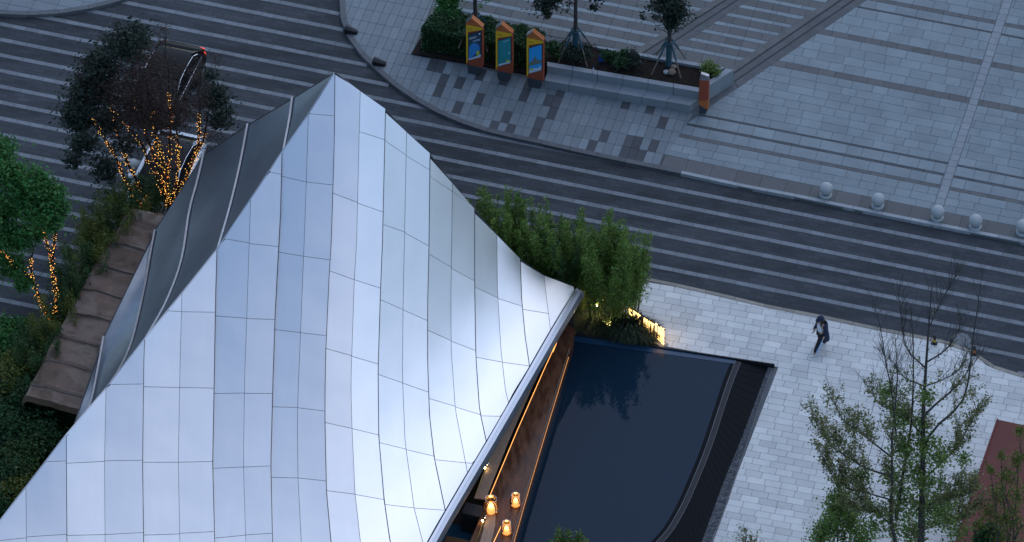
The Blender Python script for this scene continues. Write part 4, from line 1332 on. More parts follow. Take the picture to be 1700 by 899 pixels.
# ---- bright green tree at the left with lit stems
base = P(90, 560, ZT)
gt = thing('green_tree', base, 'bright green leafy tree with lit trunk beside the bamboo hedge', 'tree')
GL = [[(86, 363), (92, 387), (87, 432), (88, 462), (94, 482), (91, 507), (89, 530), (90, 560)],
      [(69, 360), (75, 390), (82, 420), (87, 440), (88, 462), (93, 490), (90, 560)],
      [(0, 415), (20, 430), (42, 452), (55, 472), (67, 495), (80, 530), (89, 560)],
      [(53, 425), (52, 445), (56, 470), (66, 495), (80, 530), (89, 560)]]
mb = MB(); tw = []; gpaths = []
for k, l in enumerate(GL):
    n = len(l); pts = [Q(x, y, base.y + (.0, .2, -.4, -.2)[k] * (n - 1 - j) / (n - 1)) for j, (x, y) in enumerate(l)]
    pts = smooth_path(pts[::-1], 12); gpaths.append(pts)
    d = (pts[-1] - pts[-4]).normalized()
    full = pts + wobble(pts[-1], pts[-1] + (d + Vector((0, 0, .5))) * 1.2, 5, .05, tr)[1:]
    mb.tube(full, [lerp(.08, .015, j / (len(full) - 1)) for j in range(len(full))], 6, False)
    tw += twigs(full, tr, mb, 9, 1.1, .015, .4, 1, .5, 3)
mb.build('trunk', 'bark_dark', gt)
pts = []
for x, y, rr, n in ((10, 285, .55, 2000), (40, 310, .5, 1700), (60, 350, .6, 2200), (88, 322, .42, 1300), (25, 340, .5, 1500), (0, 250, .5, 1500), (30, 395, .5, 1600), (62, 385, .35, 700), (8, 390, .45, 1000), (95, 345, .42, 1000), (60, 300, .5, 1400), (20, 440, .5, 1100), (0, 350, .5, 1300), (-30, 330, .7, 2000), (85, 370, .35, 700), (40, 470, .35, 500), (-20, 420, .6, 1300)):
    pts += blob(c0(x, y, tr.uniform(-.5, .5)) + Vector((0, base.y - P(280, 374, ZT).y, 0)) if False else Q(x, y, base.y + tr.uniform(-.5, .5)), (rr, rr, rr * .8), n, tr, .45)
leaves('crown', pts, 'leaf_bright', gt, .13, 1.8, 8)
for k, pth in enumerate(gpaths):
    light_string(pth, 'warm fairy light string wound round the trunk of the bright green tree', 'fairy lights on the green tree', 260 + k, 22, .22)

# ---- sparse tree at the lower right
base = P(1528, 1030, ZT); Y0 = base.y
bt = thing('sparse_tree', base, 'tall sparse tree with bare upper branches and pale green leaves on the promenade', 'tree')
LIMBS = [([(1528, 1030), (1529, 893), (1532, 775), (1533, 682), (1538, 597), (1544, 513), (1548, 470)], 0, .17, .012),
         ([(1524, 1000), (1482, 884), (1481, 800), (1481, 729), (1487, 667), (1490, 620), (1486, 560)], -.7, .08, .01),
         ([(1488, 860), (1500, 780), (1512, 710), (1516, 640), (1516, 569), (1512, 510)], .5, .07, .008),
         ([(1487, 720), (1480, 647), (1470, 600), (1463, 550), (1450, 500)], -.4, .035, .006),
         ([(1534, 690), (1552, 672), (1580, 648), (1602, 622), (1622, 596), (1634, 578)], .6, .045, .008),
         ([(1533, 745), (1550, 712), (1590, 676), (1606, 640), (1616, 558), (1624, 502), (1631, 447)], -.3, .05, .006),
         ([(1530, 800), (1560, 770), (1590, 740), (1612, 700), (1625, 670)], .8, .035, .006),
         ([(1530, 840), (1565, 830), (1600, 822), (1620, 812)], -.8, .035, .006),
         ([(1482, 790), (1440, 778), (1410, 760), (1380, 740), (1362, 712), (1348, 690)], .3, .04, .006),
         ([(1482, 760), (1450, 735), (1420, 712), (1395, 690), (1380, 650)], -.6, .035, .006),
         ([(1481, 830), (1440, 818), (1400, 806), (1378, 775), (1372, 755)], .7, .03, .006),
         ([(1536, 610), (1510, 585), (1500, 560), (1495, 520), (1490, 480)], .7, .03, .005),
         ([(1540, 600), (1570, 580), (1590, 550), (1600, 520)], -.6, .03, .005),
         ([(1544, 540), (1562, 500), (1580, 470), (1592, 450)], .4, .02, .004),
         ([(1533, 640), (1500, 625), (1480, 600), (1462, 585)], -.8, .025, .005),
         ([(1537, 640), (1565, 630), (1590, 615), (1605, 590)], -.9, .025, .005),
         ([(1530, 720), (1500, 690), (1460, 670), (1440, 640)], .9, .03, .005),
         ([(1531, 880), (1560, 870), (1590, 865), (1610, 850)], .5, .03, .005),
         ([(1482, 870), (1450, 850), (1425, 845), (1400, 840)], -.5, .03, .005)]
mb = MB(); tl = []; bare = []
br = random.Random(29)
for pts, dy, r0, r1 in LIMBS:
    n = len(pts)
    w3 = smooth_path([Q(x, y, Y0 + dy * j / (n - 1) * 1.5) for j, (x, y) in enumerate(pts)], 14)
    mb.tube(w3, [lerp(r0, r1, (j / 13) ** .8) for j in range(14)], 6, False)
    tws = twigs(w3, br, mb, 28, 1.3, .009, 1.1, .6, .2, 4)
    for q in tws:
        (tl if to_px(q[-1])[1] > br.gauss(655, 30) else bare).append(q)
    tl.append([w3[j] for j in (5, 7, 9, 11, 13)] if to_px(w3[-1])[1] > 640 else [w3[2], w3[3], w3[4]])
mb.build('trunk', 'bark', bt)
pts = along(tl, 34, .06, br)
leaves('crown', pts, 'leaf_sparse', bt, .082, 1.5, 12)
pts = []
for x, y, rr, n in ((1490, 690, .45, 420), (1475, 650, .35, 250), (1540, 740, .5, 500), (1520, 780, .5, 550), (1560, 760, .4, 300), (1430, 790, .35, 320), (1500, 830, .6, 700), (1560, 850, .6, 650), (1590, 880, .5, 400), (1450, 870, .5, 400), (1530, 700, .3, 200), (1600, 760, .3, 160), (1545, 800, .4, 300), (1540, 660, .3, 220), (1500, 740, .45, 480), (1510, 880, .6, 700), (1480, 790, .4, 380), (1535, 840, .5, 500)):
    pts += blob(Q(x, y, Y0 + br.uniform(-.8, .8)), (rr, rr, rr), n, br, .6)
leaves('inner_foliage', pts, 'leaf_green', bt, .1, 1.5, 13)

def sapling(base, pxs, mt, label, seed, rr=.4, n=1400, size=.1, name='young_tree'):
    r = random.Random(seed)
    t = thing(name, base, label, 'tree')
    mb = MB(); pts = []
    for (x, y, k, m_) in pxs:
        c = Q(x, y, base.y + r.uniform(-.4, .4))
        pth = wobble(base, c, 7, .04, r); mb.tube(pth, [lerp(.05, .01, j / 6) for j in range(7)], 5, False)
        twl = twigs(pth, r, mb, 14, .6, .006, .6, 1, .3, 3)
        pts += blob(c, (k, k, k * 1.3), m_, r, .55) + along(twl, 20, .07, r)
    mb.build('trunk', 'bark', t); leaves('crown', pts, mt, t, size, 1.6, seed)
sapling(P(1400, 1010, ZT), [(1392, 835, .42, 1300), (1380, 870, .45, 1200), (1410, 860, .4, 900), (1395, 800, .2, 250), (1430, 895, .45, 800), (1360, 890, .4, 600)], 'leaf_green', 'bright green young tree beside the sparse tall tree', 301)
sapling(P(1668, 1010, ZT), [(1692, 715, .16, 140), (1690, 760, .25, 260), (1662, 755, .14, 110), (1645, 780, .14, 110), (1672, 790, .25, 260), (1655, 820, .3, 300), (1690, 820, .35, 360), (1640, 850, .3, 260), (1670, 860, .4, 420), (1625, 870, .2, 150)], 'leaf_olive', 'thin olive tree in front of the rust red roof', 302, size=.085)
sapling(P(1640, 985, ZT), [(1640, 885, .3, 900), (1655, 890, .25, 600), (1625, 895, .2, 400)], 'leaf_hedge', 'small dark green bush tree at the rust red roof edge', 303)
sapling(P(1245, 960, ZT), [(1238, 880, .08, 30), (1246, 890, .1, 40), (1234, 895, .08, 20), (1252, 898, .1, 30)], 'leaf_sparse', 'tiny sprig of pale leaves beside the black pool edge', 304, size=.07)
# plant at the near edge of the pool
pp = P(945, 940, ZW)
t = thing('pool_plant', pp, 'spiky green plant rising from a dark pot in the pool', 'plant')
MB().lathe([(.22, -.2), (.34, .12), (.36, .2), (.3, .2), (.0, .17)], pp, 18).build('pot', 'black_metal', t, True, 40)
r = random.Random(77)
pts = []
mb = MB()
for k in range(70):
    a = r.uniform(0, 6.28); L = r.uniform(.5, 1.0)
    top = pp + Vector((math.cos(a) * L * .75, math.sin(a) * L * .6, .3 + L * 1.35 * r.uniform(.6, 1)))
    pth = smooth_path([pp + Vector((0, 0, .15)), pp.lerp(top, .5) + Vector((0, 0, .2)), top], 6)
    mb.tube(pth, [.01] * 5 + [.003], 3, False); pts += along([pth], 26, .05, r, .4)
mb.build('stems', 'leaf_green', t); leaves('leaves', pts, 'leaf_green', t, .17, 4, 78, .5)

# ---- grass mound and lit sign by the pool
gb = P(1046, 556, ZT)
t = thing('grass_mound', gb, 'dark mound of long drooping grass beside the glowing sign', 'grass')
mb = MB(); r = random.Random(81)
for k in range(2600):
    a = r.uniform(0, 6.28); d0 = math.sqrt(r.random())
    b0 = gb + E1 * (math.cos(a) * d0 * .95) + E2 * (math.sin(a) * d0 * .45) + Vector((0, 0, .02))
    hh = r.uniform(.35, .75) * (1.1 - .5 * d0); dr = Vector((math.cos(a + r.uniform(-.8, .8)), math.sin(a + r.uniform(-.8, .8)), 0)) * r.uniform(.15, .45)
    p1 = b0 + dr * .4 + Vector((0, 0, hh)); p2 = b0 + dr + Vector((0, 0, hh * .75)); wv = Vector((-dr.y, dr.x, 0)).normalized() * .012
    mb.add([b0 - wv, b0 + wv, p1 + wv, p1 - wv, p2], [(0, 1, 2, 3), (3, 2, 4)])
mb.build('blades', 'leaf_grass', t)
MB().lathe([(.5, 0), (.35, .12), (.0, .18)], gb, 16).build('earth', 'soil', t, True)

S0, S1 = P(1044, 536, ZT), P(1104, 575, ZT)
sd = (S1 - S0); SL = sd.length; sd.normalize()
sg = thing('glowing_sign', S0, 'row of warm glowing letters on a black rail frame at the pool corner', 'sign')
UPV = Vector((0, 0, 1)); sn = Vector((-sd.y, sd.x, 0))
def sbar(u0, u1, z0, z1, th, name, mt, off=0, par=sg):
    a = S0 + sd * u0; b_ = S0 + sd * u1
    m = MB(); o0, o1 = sn * (off - th / 2), sn * (off + th / 2)
    m.prism([a + o0 + UPV * z0, b_ + o0 + UPV * z0, b_ + o1 + UPV * z0, a + o1 + UPV * z0], [a + o0 + UPV * z1, b_ + o0 + UPV * z1, b_ + o1 + UPV * z1, a + o1 + UPV * z1])
    return m.build(name, mt, par)
sbar(-.05, SL + .02, -.02, .06, .3, 'sign_plinth', 'letter_slab')
sbar(0, SL, .10, .125, .04, 'rail', 'black_metal'); sbar(0, SL, .78, .805, .04, 'rail', 'black_metal')
for k in range(4): sbar(SL * k / 3.3, SL * k / 3.3 + .03, .05, .86, .04, 'post', 'black_metal', .03)
# letter shapes: lit strokes carried between the rails
GLY = [(.02, [(.0, .14, .12, .2), (.0, .14, .42, .5), (.0, .14, .68, .76), (.0, .04, .12, .76)]), (.26, [(.0, .04, .12, .76), (.0, .15, .68, .76), (.0, .15, .4, .47)]),
       (.48, [(.0, .04, .12, .3), (.0, .14, .12, .18), (.1, .14, .12, .44), (.0, .14, .4, .46), (.0, .04, .44, .76), (.0, .14, .7, .76)]),
       (.78, [(.05, .1, .12, .76)]), (.95, [(.0, .05, .12, .76), (.14, .19, .12, .76), (.05, .14, .38, .46)]), (1.2, [(.06, .11, .12, .72), (.0, .18, .7, .76)]),
       (1.45, [(.0, .06, .12, .82), (.0, .1, .78, .84)]), (1.60, [(.0, .06, .12, .8)]), (1.72, [(.0, .06, .12, .82)]), (1.84, [(.0, .07, .1, .84), (-.03, .1, .08, .14)])]
gs_ = SL / 1.98
for u, strokes in GLY:
    lt = MB()
    dk = None
    for (a, b_, z0, z1) in strokes:
        A = S0 + sd * (u + a) * gs_; B = S0 + sd * (u + b_) * gs_
        o0, o1 = sn * -.035, sn * .01
        lt.prism([A + o0 + UPV * z0, B + o0 + UPV * z0, B + o1 + UPV * z0, A + o1 + UPV * z0], [A + o0 + UPV * z1, B + o0 + UPV * z1, B + o1 + UPV * z1, A + o1 + UPV * z1])
    L_ = lt.build('letter', 'letter_glow', sg)
l = bpy.data.lights.new('sign_light', 'POINT'); l.energy = 5; l.color = (1, .6, .25); l.shadow_soft_size = .3
lo = bpy.data.objects.new('sign_light', l); COL.objects.link(lo); lo.location = sd * SL * .8 + sn * .25 + UPV * .45; lo.parent = sg

for k, (x, y, lab) in enumerate([(989, 516, 'lit garden spotlight among bamboo nearer the hall'), (1010, 548, 'lit garden spotlight standing in dark grass near the pool rim')]):
    c = P(x, y, ZT)
    t = thing('garden_spotlight', c, lab, 'spotlight', 'garden spotlights')
    MB().tube([c, c + UPV * .18], .015, 6).build('spike', 'black_metal', t)
    MB().lathe([(.03, .15), (.06, .18), (.065, .26), (.055, .26), (.05, .22)], c, 12).build('housing', 'black_metal', t, True, 40)
    MB().lathe([(.0, .235), (.052, .24), (.05, .275), (0, .295)], c, 12).build('lens', 'spot_glow', t, True)
    l = bpy.data.lights.new('spot_light', 'POINT'); l.energy = 14; l.color = (1, .75, .3); l.shadow_soft_size = .06
    lo = bpy.data.objects.new('spot_light', l); COL.objects.link(lo); lo.location = (0, -.05, .42); lo.parent = t
# ================================================================== PLANTER, SIGNS, STREET FURNITURE
pl0 = P(1050, 140, ZT)
planter = thing('stone_planter', pl0, 'long pale granite planter with a bench ledge and dark soil', 'planter')
ZWALL, ZSEAT, ZSOIL = .84, .48, .72
def slab_px(pts, z, z0, name, mt, par=planter, inset=0):
    return MB().slab([P(x, y, z) for x, y in pts], z0, z, inset).build(name, mt, par)
# front wall and seat in blocks
def split_quad(a0, a1, b0, b1, n):
    for i in range(n):
        t0, t1 = i / n + .0015, (i + 1) / n - .0015
        f = lambda p, q, t: (lerp(p[0], q[0], t), lerp(p[1], q[1], t))
        yield [f(a0, a1, t0), f(a0, a1, t1), f(b0, b1, t1), f(b0, b1, t0)]
for q in split_quad((908, 102), (1160, 145), (908, 109), (1160, 152), 6): slab_px(q, ZWALL, ZT, 'wall_block', 'planter_granite')
for q in split_quad((908, 120.5), (1160, 163.5), (904, 133), (1146, 174.5), 6): slab_px(q, ZSEAT, ZT, 'seat_block', 'planter_granite')
for q in split_quad((1160, 145), (1206, 113), (1176, 142), (1218, 115.5), 2): slab_px(q, ZWALL, ZT, 'wall_block', 'planter_granite')
slab_px([(1160, 145.5), (1160, 152), (1176, 142.5)], ZWALL, ZT, 'corner_block', 'planter_granite')
for q in split_quad((990, 75), (1203, 111.5), (992, 79), (1196, 116), 5): slab_px(q, ZWALL, ZT, 'wall_block', 'planter_granite')
MB().slab([P(x, y, ZSOIL) for x, y in ((905, 104), (1158, 146), (1175, 140), (1203, 116), (992, 79), (935, 66))], ZT, ZSOIL).build('soil', 'soil', planter)
bed = MB().slab([P(x, y, ZT + .06) for x, y in ((683, 88), (800, 108), (903, 127), (935, 80), (880, 55), (728, 16), (712, 40))], .05, ZT + .06).build('hedge_bed', 'soil')
tag(bed, kind='structure')

# clipped hedge
hb_ = P(795, 95, ZT + .06)
hd = thing('clipped_hedge', hb_, 'dark green clipped box hedge behind the three poster signs', 'hedge')
r = random.Random(51); pts = []
A, B, C, D = P(700, 84, .16), P(889, 116, .16), P(905, 88, .16), P(728, 46, .16)
for _ in range(26000):
    s, t_, z = r.random(), r.random(), r.random()
    k = r.random()
    if k < .5: z = 1 - abs(r.gauss(0, .06))
    elif k < .8: t_ = abs(r.gauss(0, .05))
    elif k < .9: s = abs(r.gauss(0, .02)) if r.random() < .5 else 1 - abs(r.gauss(0, .02))
    p = A.lerp(B, s).lerp(D.lerp(C, s), t_)
    hgt = 1.05 + .06 * math.sin(s * 17) + .05 * math.sin(s * 41 + t_ * 7)
    pts.append((p.x + r.gauss(0, .03), p.y + r.gauss(0, .03), .2 + hgt * z + r.gauss(0, .025)))
leaves('foliage', pts, 'leaf_hedge', hd, .09, 1.6, 52)
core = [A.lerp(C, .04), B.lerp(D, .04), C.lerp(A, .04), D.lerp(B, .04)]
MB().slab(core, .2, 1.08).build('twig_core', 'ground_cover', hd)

# low planting inside the planter
LP = 'low dark shrub growing in the planter soil between the staked trees'
for k, (x, y, rx, n) in enumerate([(925, 92, .45, 1500), (960, 98, .5, 1600), (1035, 108, .5, 1500), (1052, 112, .45, 1400), (1010, 100, .3, 700)]):
    shrub(P(x, y, ZSOIL), (rx, rx * .8, .3), 'leaf_dark' if k % 2 else 'leaf_hedge', ORD[(0, 1, 3, 4, 2)[k]] + ' low shrub in the planter soil counting from the poster signs', 'low shrubs in the planter', 400 + k, n, .09)
shrub(P(1178, 126, ZSOIL), (.38, .3, .3), 'leaf_green', 'small fresh green shrub at the planter corner by the orange post', None, 410, 1100, .09)

# staked young trees
def staked(px, py, H, label, seed, blobs, bare, mt='leaf_dark'):
    b0 = P(px, py, ZSOIL); r = random.Random(seed)
    t = thing('staked_tree', b0, label, 'tree')
    mb = MB(); top = b0 + Vector((r.uniform(-.1, .1), 0, H))
    pth = wobble(b0, top, 8, .01, r)
    mb.tube(pth, [lerp(.085, .05, j / 7) for j in range(8)], 8, False)
    br_ = []
    for k in range(bare):
        a = r.uniform(0, 6.28); s = pth[3 + k % 4]
        d = Vector((math.cos(a), math.sin(a), .9)).normalized()
        q = wobble(s, s + d * r.uniform(.8, 1.5), 6, .05, r); mb.tube(q, [.02, .016, .013, .01, .007, .004], 4, False)
        br_ += twigs(q, r, mb, 5, .5, .006, .4, .9, .3, 2)
    tk = mb.build('trunk', 'bark', t)
    pts = along(br_, 16, .06, r)
    for dx, dy, dz, rr, n in blobs: pts += blob(b0 + Vector((dx, dy, dz)), (rr, rr, rr * .85), n, r, .5)
    leaves('crown', pts, mt, t, .13, 1.7, seed)
    MB().tube([b0 + UPV * .05, b0 + UPV * 1.25], .105, 10).build('trunk_wrap', 'wrap_teal', t)
    for k in range(4):
        a = k * math.pi / 2 + .6
        f = b0 + Vector((math.cos(a) * .75, math.sin(a) * .75, 0)); h = b0 + Vector((math.cos(a) * .11, math.sin(a) * .11, 1.25))
        MB().tube([f, h + (h - f).normalized() * .08], .026, 6).build('stake', 'stake_wood', t)
        g_ = f.lerp(h, .5); MB().tube([g_, h], .036, 6).build('stake_wrap', 'wrap_teal', t)
    MB().tube([b0 + Vector((.15 * math.cos(k * .7), .15 * math.sin(k * .7), 1.22)) for k in range(10)], .03, 6).build('tie', 'wrap_teal', t)
staked(955, 91, 4.2, 'staked young tree with teal wrapped trunk standing beside the third sign', 501, [(-1.1, 0, 2.55, .4, 700), (-.75, 0, 2.9, .35, 500), (.75, .2, 2.75, .3, 350), (.95, 0, 3.0, .25, 250), (-.8, .2, 3.4, .4, 600), (-1.0, 0, 1.95, .16, 120), (.6, 0, 2.3, .12, 70), (.4, 0, 3.8, .6, 900)], 3)
staked(1110, 110, 3.8, 'staked young tree with many bare twigs and stones at its teal wrapped foot', 502, [(.1, 0, 2.4, .38, 800), (.05, .1, 1.95, .25, 350), (.3, 0, 2.8, .35, 500), (-.3, 0, 3.0, .35, 400), (0, 0, 3.4, .5, 700)], 9)
staked(790, 66, 4.2, 'staked tree with bright green leaves rising out of the clipped hedge', 503, [(-.95, 0, 1.75, .38, 700), (-1.1, 0, 2.2, .4, 800), (-.7, 0, 2.4, .35, 500), (-.5, 0, 3.0, .5, 700)], 3, 'leaf_bright')
SR = random.Random(55)
def stone(x, y, z, s, mt, label):
    c = P(x, y, z); m = MB(); pts = []
    n1, n2 = 6, 9
    for i in range(n1 + 1):
        ph = math.pi * i / n1
        for k in range(n2):
            th = 2 * math.pi * k / n2; q = s * SR.uniform(.85, 1.1)
            m.v.append((c.x + q * math.sin(ph) * math.cos(th), c.y + q * math.sin(ph) * math.sin(th), c.z + s * .5 + q * .7 * -math.cos(ph)))
    for i in range(n1):
        for k in range(n2): m.f.append((i * n2 + k, i * n2 + (k + 1) % n2, (i + 1) * n2 + (k + 1) % n2, (i + 1) * n2 + k))
    return tag(m.build('stone', mt, None, True), label, 'stone')
stone(1115, 122, ZSOIL, .16, 'stone_tan', 'largest tan rounded stone at the foot of the staked tree')
stone(1106, 121, ZSOIL, .11, 'bollard_stone', 'small pale rounded stone at the foot of the staked tree')
stone(1118, 113, ZSOIL, .12, 'stone_tan', 'half hidden tan stone behind the staked tree foot')
# litter
def flat_tag(x, y, z, label):
    c = P(x, y, z); m = MB()
    m.prism([c + Vector((-.1, 0, 0)), c + Vector((.1, .02, 0)), c + Vector((.1, .035, 0)), c + Vector((-.1, .015, 0))], [c + Vector((-.09, .02, .3)), c + Vector((.0, .04, .38)), c + Vector((.0, .055, .38)), c + Vector((-.09, .035, .3))])
    tag(m.build('plant_tag', 'tag_blue'), label, 'tag')
flat_tag(998, 103, ZSOIL, 'bright blue plant tag stuck in the planter soil')
c = P(985, 119, ZWALL)
t = thing('bottle', c, 'small white plastic bottle left on the planter wall', 'bottle')
MB().lathe([(.04, 0), (.042, .12), (.02, .17), (.02, .2)], c, 10).build('bottle_body', 'bright_plastic', t, True, 40)
MB().lathe([(.022, .2), (.022, .225), (0, .226)], c, 10).build('cap', 'tag_blue', t)

# ---- three poster signs
def text_mesh(txt, size, name, mt, par, origin, ex, ez, en):
    cu = bpy.data.curves.new('txt', 'FONT'); cu.body = txt; cu.size = size; cu.extrude = .002
    ob = bpy.data.objects.new('txt', cu); COL.objects.link(ob)
    dg = bpy.context.evaluated_depsgraph_get(); me = bpy.data.meshes.new_from_object(ob.evaluated_get(dg))
    vs = [origin + ex * v.co.x + ez * v.co.y + en * v.co.z for v in me.vertices]; fs = [tuple(p.vertices) for p in me.polygons]
    bpy.data.objects.remove(ob)
    bpy.data.meshes.remove(me)
    return link_mesh(name, vs, fs, mt, par)
def totem(px, py, label, art):
    c = P(px, py, ZT); t = thing('poster_sign', c, label, 'sign')
    X = E1; N = -E2                                         # face looks down the street
    def pt(x, z, d): return c + X * x * .98 + UPV * z * 1.04 + N * d * .45
    def plate(pts, d0, d1, name, mt, par=t):
        return MB().prism([pt(x, z, d0) for x, z in pts], [pt(x, z, d1) for x, z in pts]).build(name, mt, par)
    W = .31
    # inverted wedge foot
    f = MB(); f.prism([pt(-.24, 0, .1), pt(.12, 0, .16), pt(.2, 0, -.1), pt(-.2, 0, -.1)], [pt(-W + .02, .44, .2), pt(W - .04, .44, .2), pt(W - .04, .44, -.18), pt(-W + .02, .44, -.18)]); f.build('foot', 'sign_base', t)
    # box body with off-centre gable top
    body = [(-W, .44), (W, .44), (W, 2.3), (-.1, 2.62), (-W, 2.4)]
    plate(body, -.2, .2, 'cabinet', 'sign_rust')
    plate([(-W, 2.3), (W, 2.3), (W, 2.302), (-.1, 2.62), (-W, 2.4)], .2, .212, 'gable_face', 'sign_orange')
    plate([(-W, .46), (-W + .07, .66), (-W + .07, 1.98), (W, 2.2), (W, 2.3), (-W, 2.3)], .201, .216, 'yellow_frame', 'sign_yellow')
    plate([(-W - .012, 2.39), (-.1, 2.615), (-.1, 2.65), (-W - .012, 2.425)], -.23, .26, 'roof_flashing', 'seam_metal')
    plate([(W + .012, 2.29), (-.1, 2.615), (-.1, 2.65), (W + .012, 2.325)], -.21, .225, 'roof_flashing', 'sign_orange')
    fr_ = [(-.235, .68), (.275, .94), (.275, 2.17), (-.235, 1.86)]
    plate(fr_, .201, .222, 'poster_frame', 'black_metal')
    ps = plate([(-.215, .715), (.255, .955), (.255, 2.13), (-.215, 1.84)], .222, .226, 'poster', art[0])
    for k, (pts, mt_) in enumerate(art[1]):
        plate([(min(.25, max(-.21, x * .9)), z + (x + .0) * .3 - .02) for x, z in pts], .2262, .2275 + .0006 * k, 'print', mt_, ps)
    if len(art) > 2:
        text_mesh(art[2], .13, 'poster_title', 'ink_white', ps, pt(-.2, 1.62, .232), (X + UPV * .62).normalized(), UPV, N)
        plate([(.18, 1.95), (.23, 1.98), (.23, 2.05), (.18, 2.02)], .2262, .229, 'print', 'ink_white', ps)
        for z in (1.6, 1.55): plate([(-.05, z), (.22, z + .16), (.22, z + .178), (-.05, z + .018)], .2262, .229, 'print', 'poster_white', ps)
    for k in range(3): plate([(-.24 + k * .06, 2.11), (-.2 + k * .06, 2.11), (-.2 + k * .06, 2.16), (-.24 + k * .06, 2.16)], .216, .219, 'glyph', 'sign_ink')
def disc(cx, cz, rx, rz, n=18, a0=0, a1=6.283): return [(cx + rx * math.cos(a0 + (a1 - a0) * k / n), cz + rz * math.sin(a0 + (a1 - a0) * k / n)) for k in range(n)]
totem(789, 122, 'poster sign with dark navy poster showing a blue disc and white lettering', ('poster_navy', [(disc(0, 1.28, .23, .26), 'poster_blue'), ([(-.25, .765), (.27, .875), (.27, 1.0), (-.1, .86), (-.25, .84)], 'poster_white'), ([(-.25, .84), (-.1, .86), (.08, 1.1), (-.1, 1.3), (-.25, 1.25)], 'poster_blue'), (disc(.15, 1.06, .07, .13), 'poster_lime')], 'FEMO'))
totem(838, 132, 'poster sign with plain teal green poster between the other two', ('poster_teal', [([(-.25, .765), (.27, .875), (.27, .96), (.05, .9), (-.25, .86)], 'poster_white'), (disc(.16, .97, .09, .06), 'poster_lime'), ([(-.05, 1.86), (.2, 1.93), (.2, 1.95), (-.05, 1.88)], 'poster_white'), ([(.2, 1.3), (.24, 1.34), (.24, 1.4), (.21, 1.38)], 'ink_white')]))
totem(889, 144, 'poster sign with sky blue poster of a grey fort above waves', ('poster_sky', [([(-.25, 1.1), (.27, 1.2), (.27, 1.36), (.12, 1.34), (.07, 1.45), (.05, 1.52), (-.03, 1.52), (-.05, 1.42), (-.14, 1.32), (-.25, 1.27)], 'poster_grey'), ([(-.25, .765), (.27, .875), (.27, 1.1), (.1, .98), (-.25, 1.0)], 'poster_white'), (disc(-.14, .95, .1, .05), 'poster_lime')]))

# ---- orange totem post
c = P(1168, 187, ZT); t = thing('totem_post', c, 'slim orange faceted post with grey top and foot at the planter corner', 'post')
X = E1; N = -E2
def ring_(w0, w1, d, z, zr=None): return [c + X * w0 + N * d + UPV * z, c + X * w1 + N * d + UPV * (zr or z), c + X * w1 - N * d + UPV * (zr or z), c + X * w0 - N * d + UPV * z]
MB().prism(ring_(-.14, .07, .05, 0), ring_(-.17, .17, .07, .42, .25)).build('foot', 'sign_base', t)
MB().prism(ring_(-.17, .17, .07, .42, .25), ring_(-.17, .17, .075, .62, .72)).build('lower_panel', 'sign_orange', t)
MB().prism(ring_(-.17, .17, .075, .62, .72), ring_(-.17, .17, .075, 1.62, 1.66)).build('upper_panel', 'sign_rust', t)
MB().prism(ring_(-.17, .17, .07, 1.62, 1.66), ring_(-.13, .15, .06, 1.92, 1.86)).build('top_cap', 'seam_metal', t)

# ---- black wedge blocks on the kerb
for k, (x, y, lab) in enumerate([(583, 53, 'black tapered wedge block on the kerb curve farther from the signs'), (630, 106, 'black tapered wedge block on the kerb curve nearer the silver peak')]):
    c = P(x, y, ZT); t = thing('wedge_block', c, lab, 'block', 'black wedge blocks on the kerb')
    m = MB(); a, b_ = c - E1 * .24, c + E1 * .24
    def rg(o, w, h, zb): return [o + E2 * -w + UPV * zb, o + E2 * -w * .85 + UPV * (zb + h * .75), o + E2 * -w * .2 + UPV * (zb + h), o + E2 * w * .4 + UPV * (zb + h), o + E2 * w + UPV * (zb + h * .6), o + E2 * w + UPV * zb]
    secs = [rg(a, .13, .2, .0), rg(a + E1 * .05, .17, .27, 0), rg(c - E1 * .05, .15, .24, .0), rg(b_ - E1 * .04, .09, .15, .0), rg(b_, .06, .1, .01)]
    for s in secs: m.v += [tuple(p) for p in s]
    for i in range(4):
        for q in range(6): m.f.append((i * 6 + q, i * 6 + (q + 1) % 6, i * 6 + 6 + (q + 1) % 6, i * 6 + 6 + q))
    m.f += [tuple(range(6))[::-1], tuple(range(24, 30))]
    m.build('block_body', 'wedge_black', t, True, 30)
    MB().box(c + UPV * .01, (.42, .2, .03), Matrix.Rotation(-ALPHA, 3, 'Z')).build('base_plate', 'black_metal', t)

# ---- stone ball bollards
def ball(x, y, s, label, group, z=ZT):
    c = P(x, y, z); t = thing('ball_bollard', c, label, 'bollard', group)
    n = 12; rr = .235 * s
    prof = [(rr * math.sin(math.pi * k / n), .1 * s + rr - rr * math.cos(math.pi * k / n)) for k in range(1, n)]
    MB().lathe(prof, c, 24).build('ball', 'bollard_stone', t, True, 60)
    MB().lathe([(.22 * s, 0), (.225 * s, .06 * s), (.205 * s, .10 * s), (.17 * s, .115 * s), (.13 * s, .10 * s)], c, 24).build('collar', 'bollard_stone', t, True, 40)
BL = 'round pale stone ball bollard on the brown border along the plaza kerb'
for k, (x, y) in enumerate(((1371, 324), (1457, 342), (1556, 362), (1619, 377), (1697, 386))): ball(x, y, 1.0, ORD[k] + ' stone ball bollard along the plaza kerb counting from the planter side', 'ball bollards along the plaza kerb')
ball(222, 284, .95, 'pale ball bollard behind the fairy lit stems near the white car', None, 0)
c = P(230, 300, 0)
t = thing('litter_bin', c, 'small pale grey bin half hidden behind fairy lit stems', 'bin')
MB().lathe([(.12, 0), (.15, .5), (.16, .52)], c, 14).build('bin_body', 'bollard_stone', t, True, 40); MB().lathe([(.17, .52), (.17, .57), (.05, .62)], c, 14).build('lid', 'black_metal', t, True, 40)

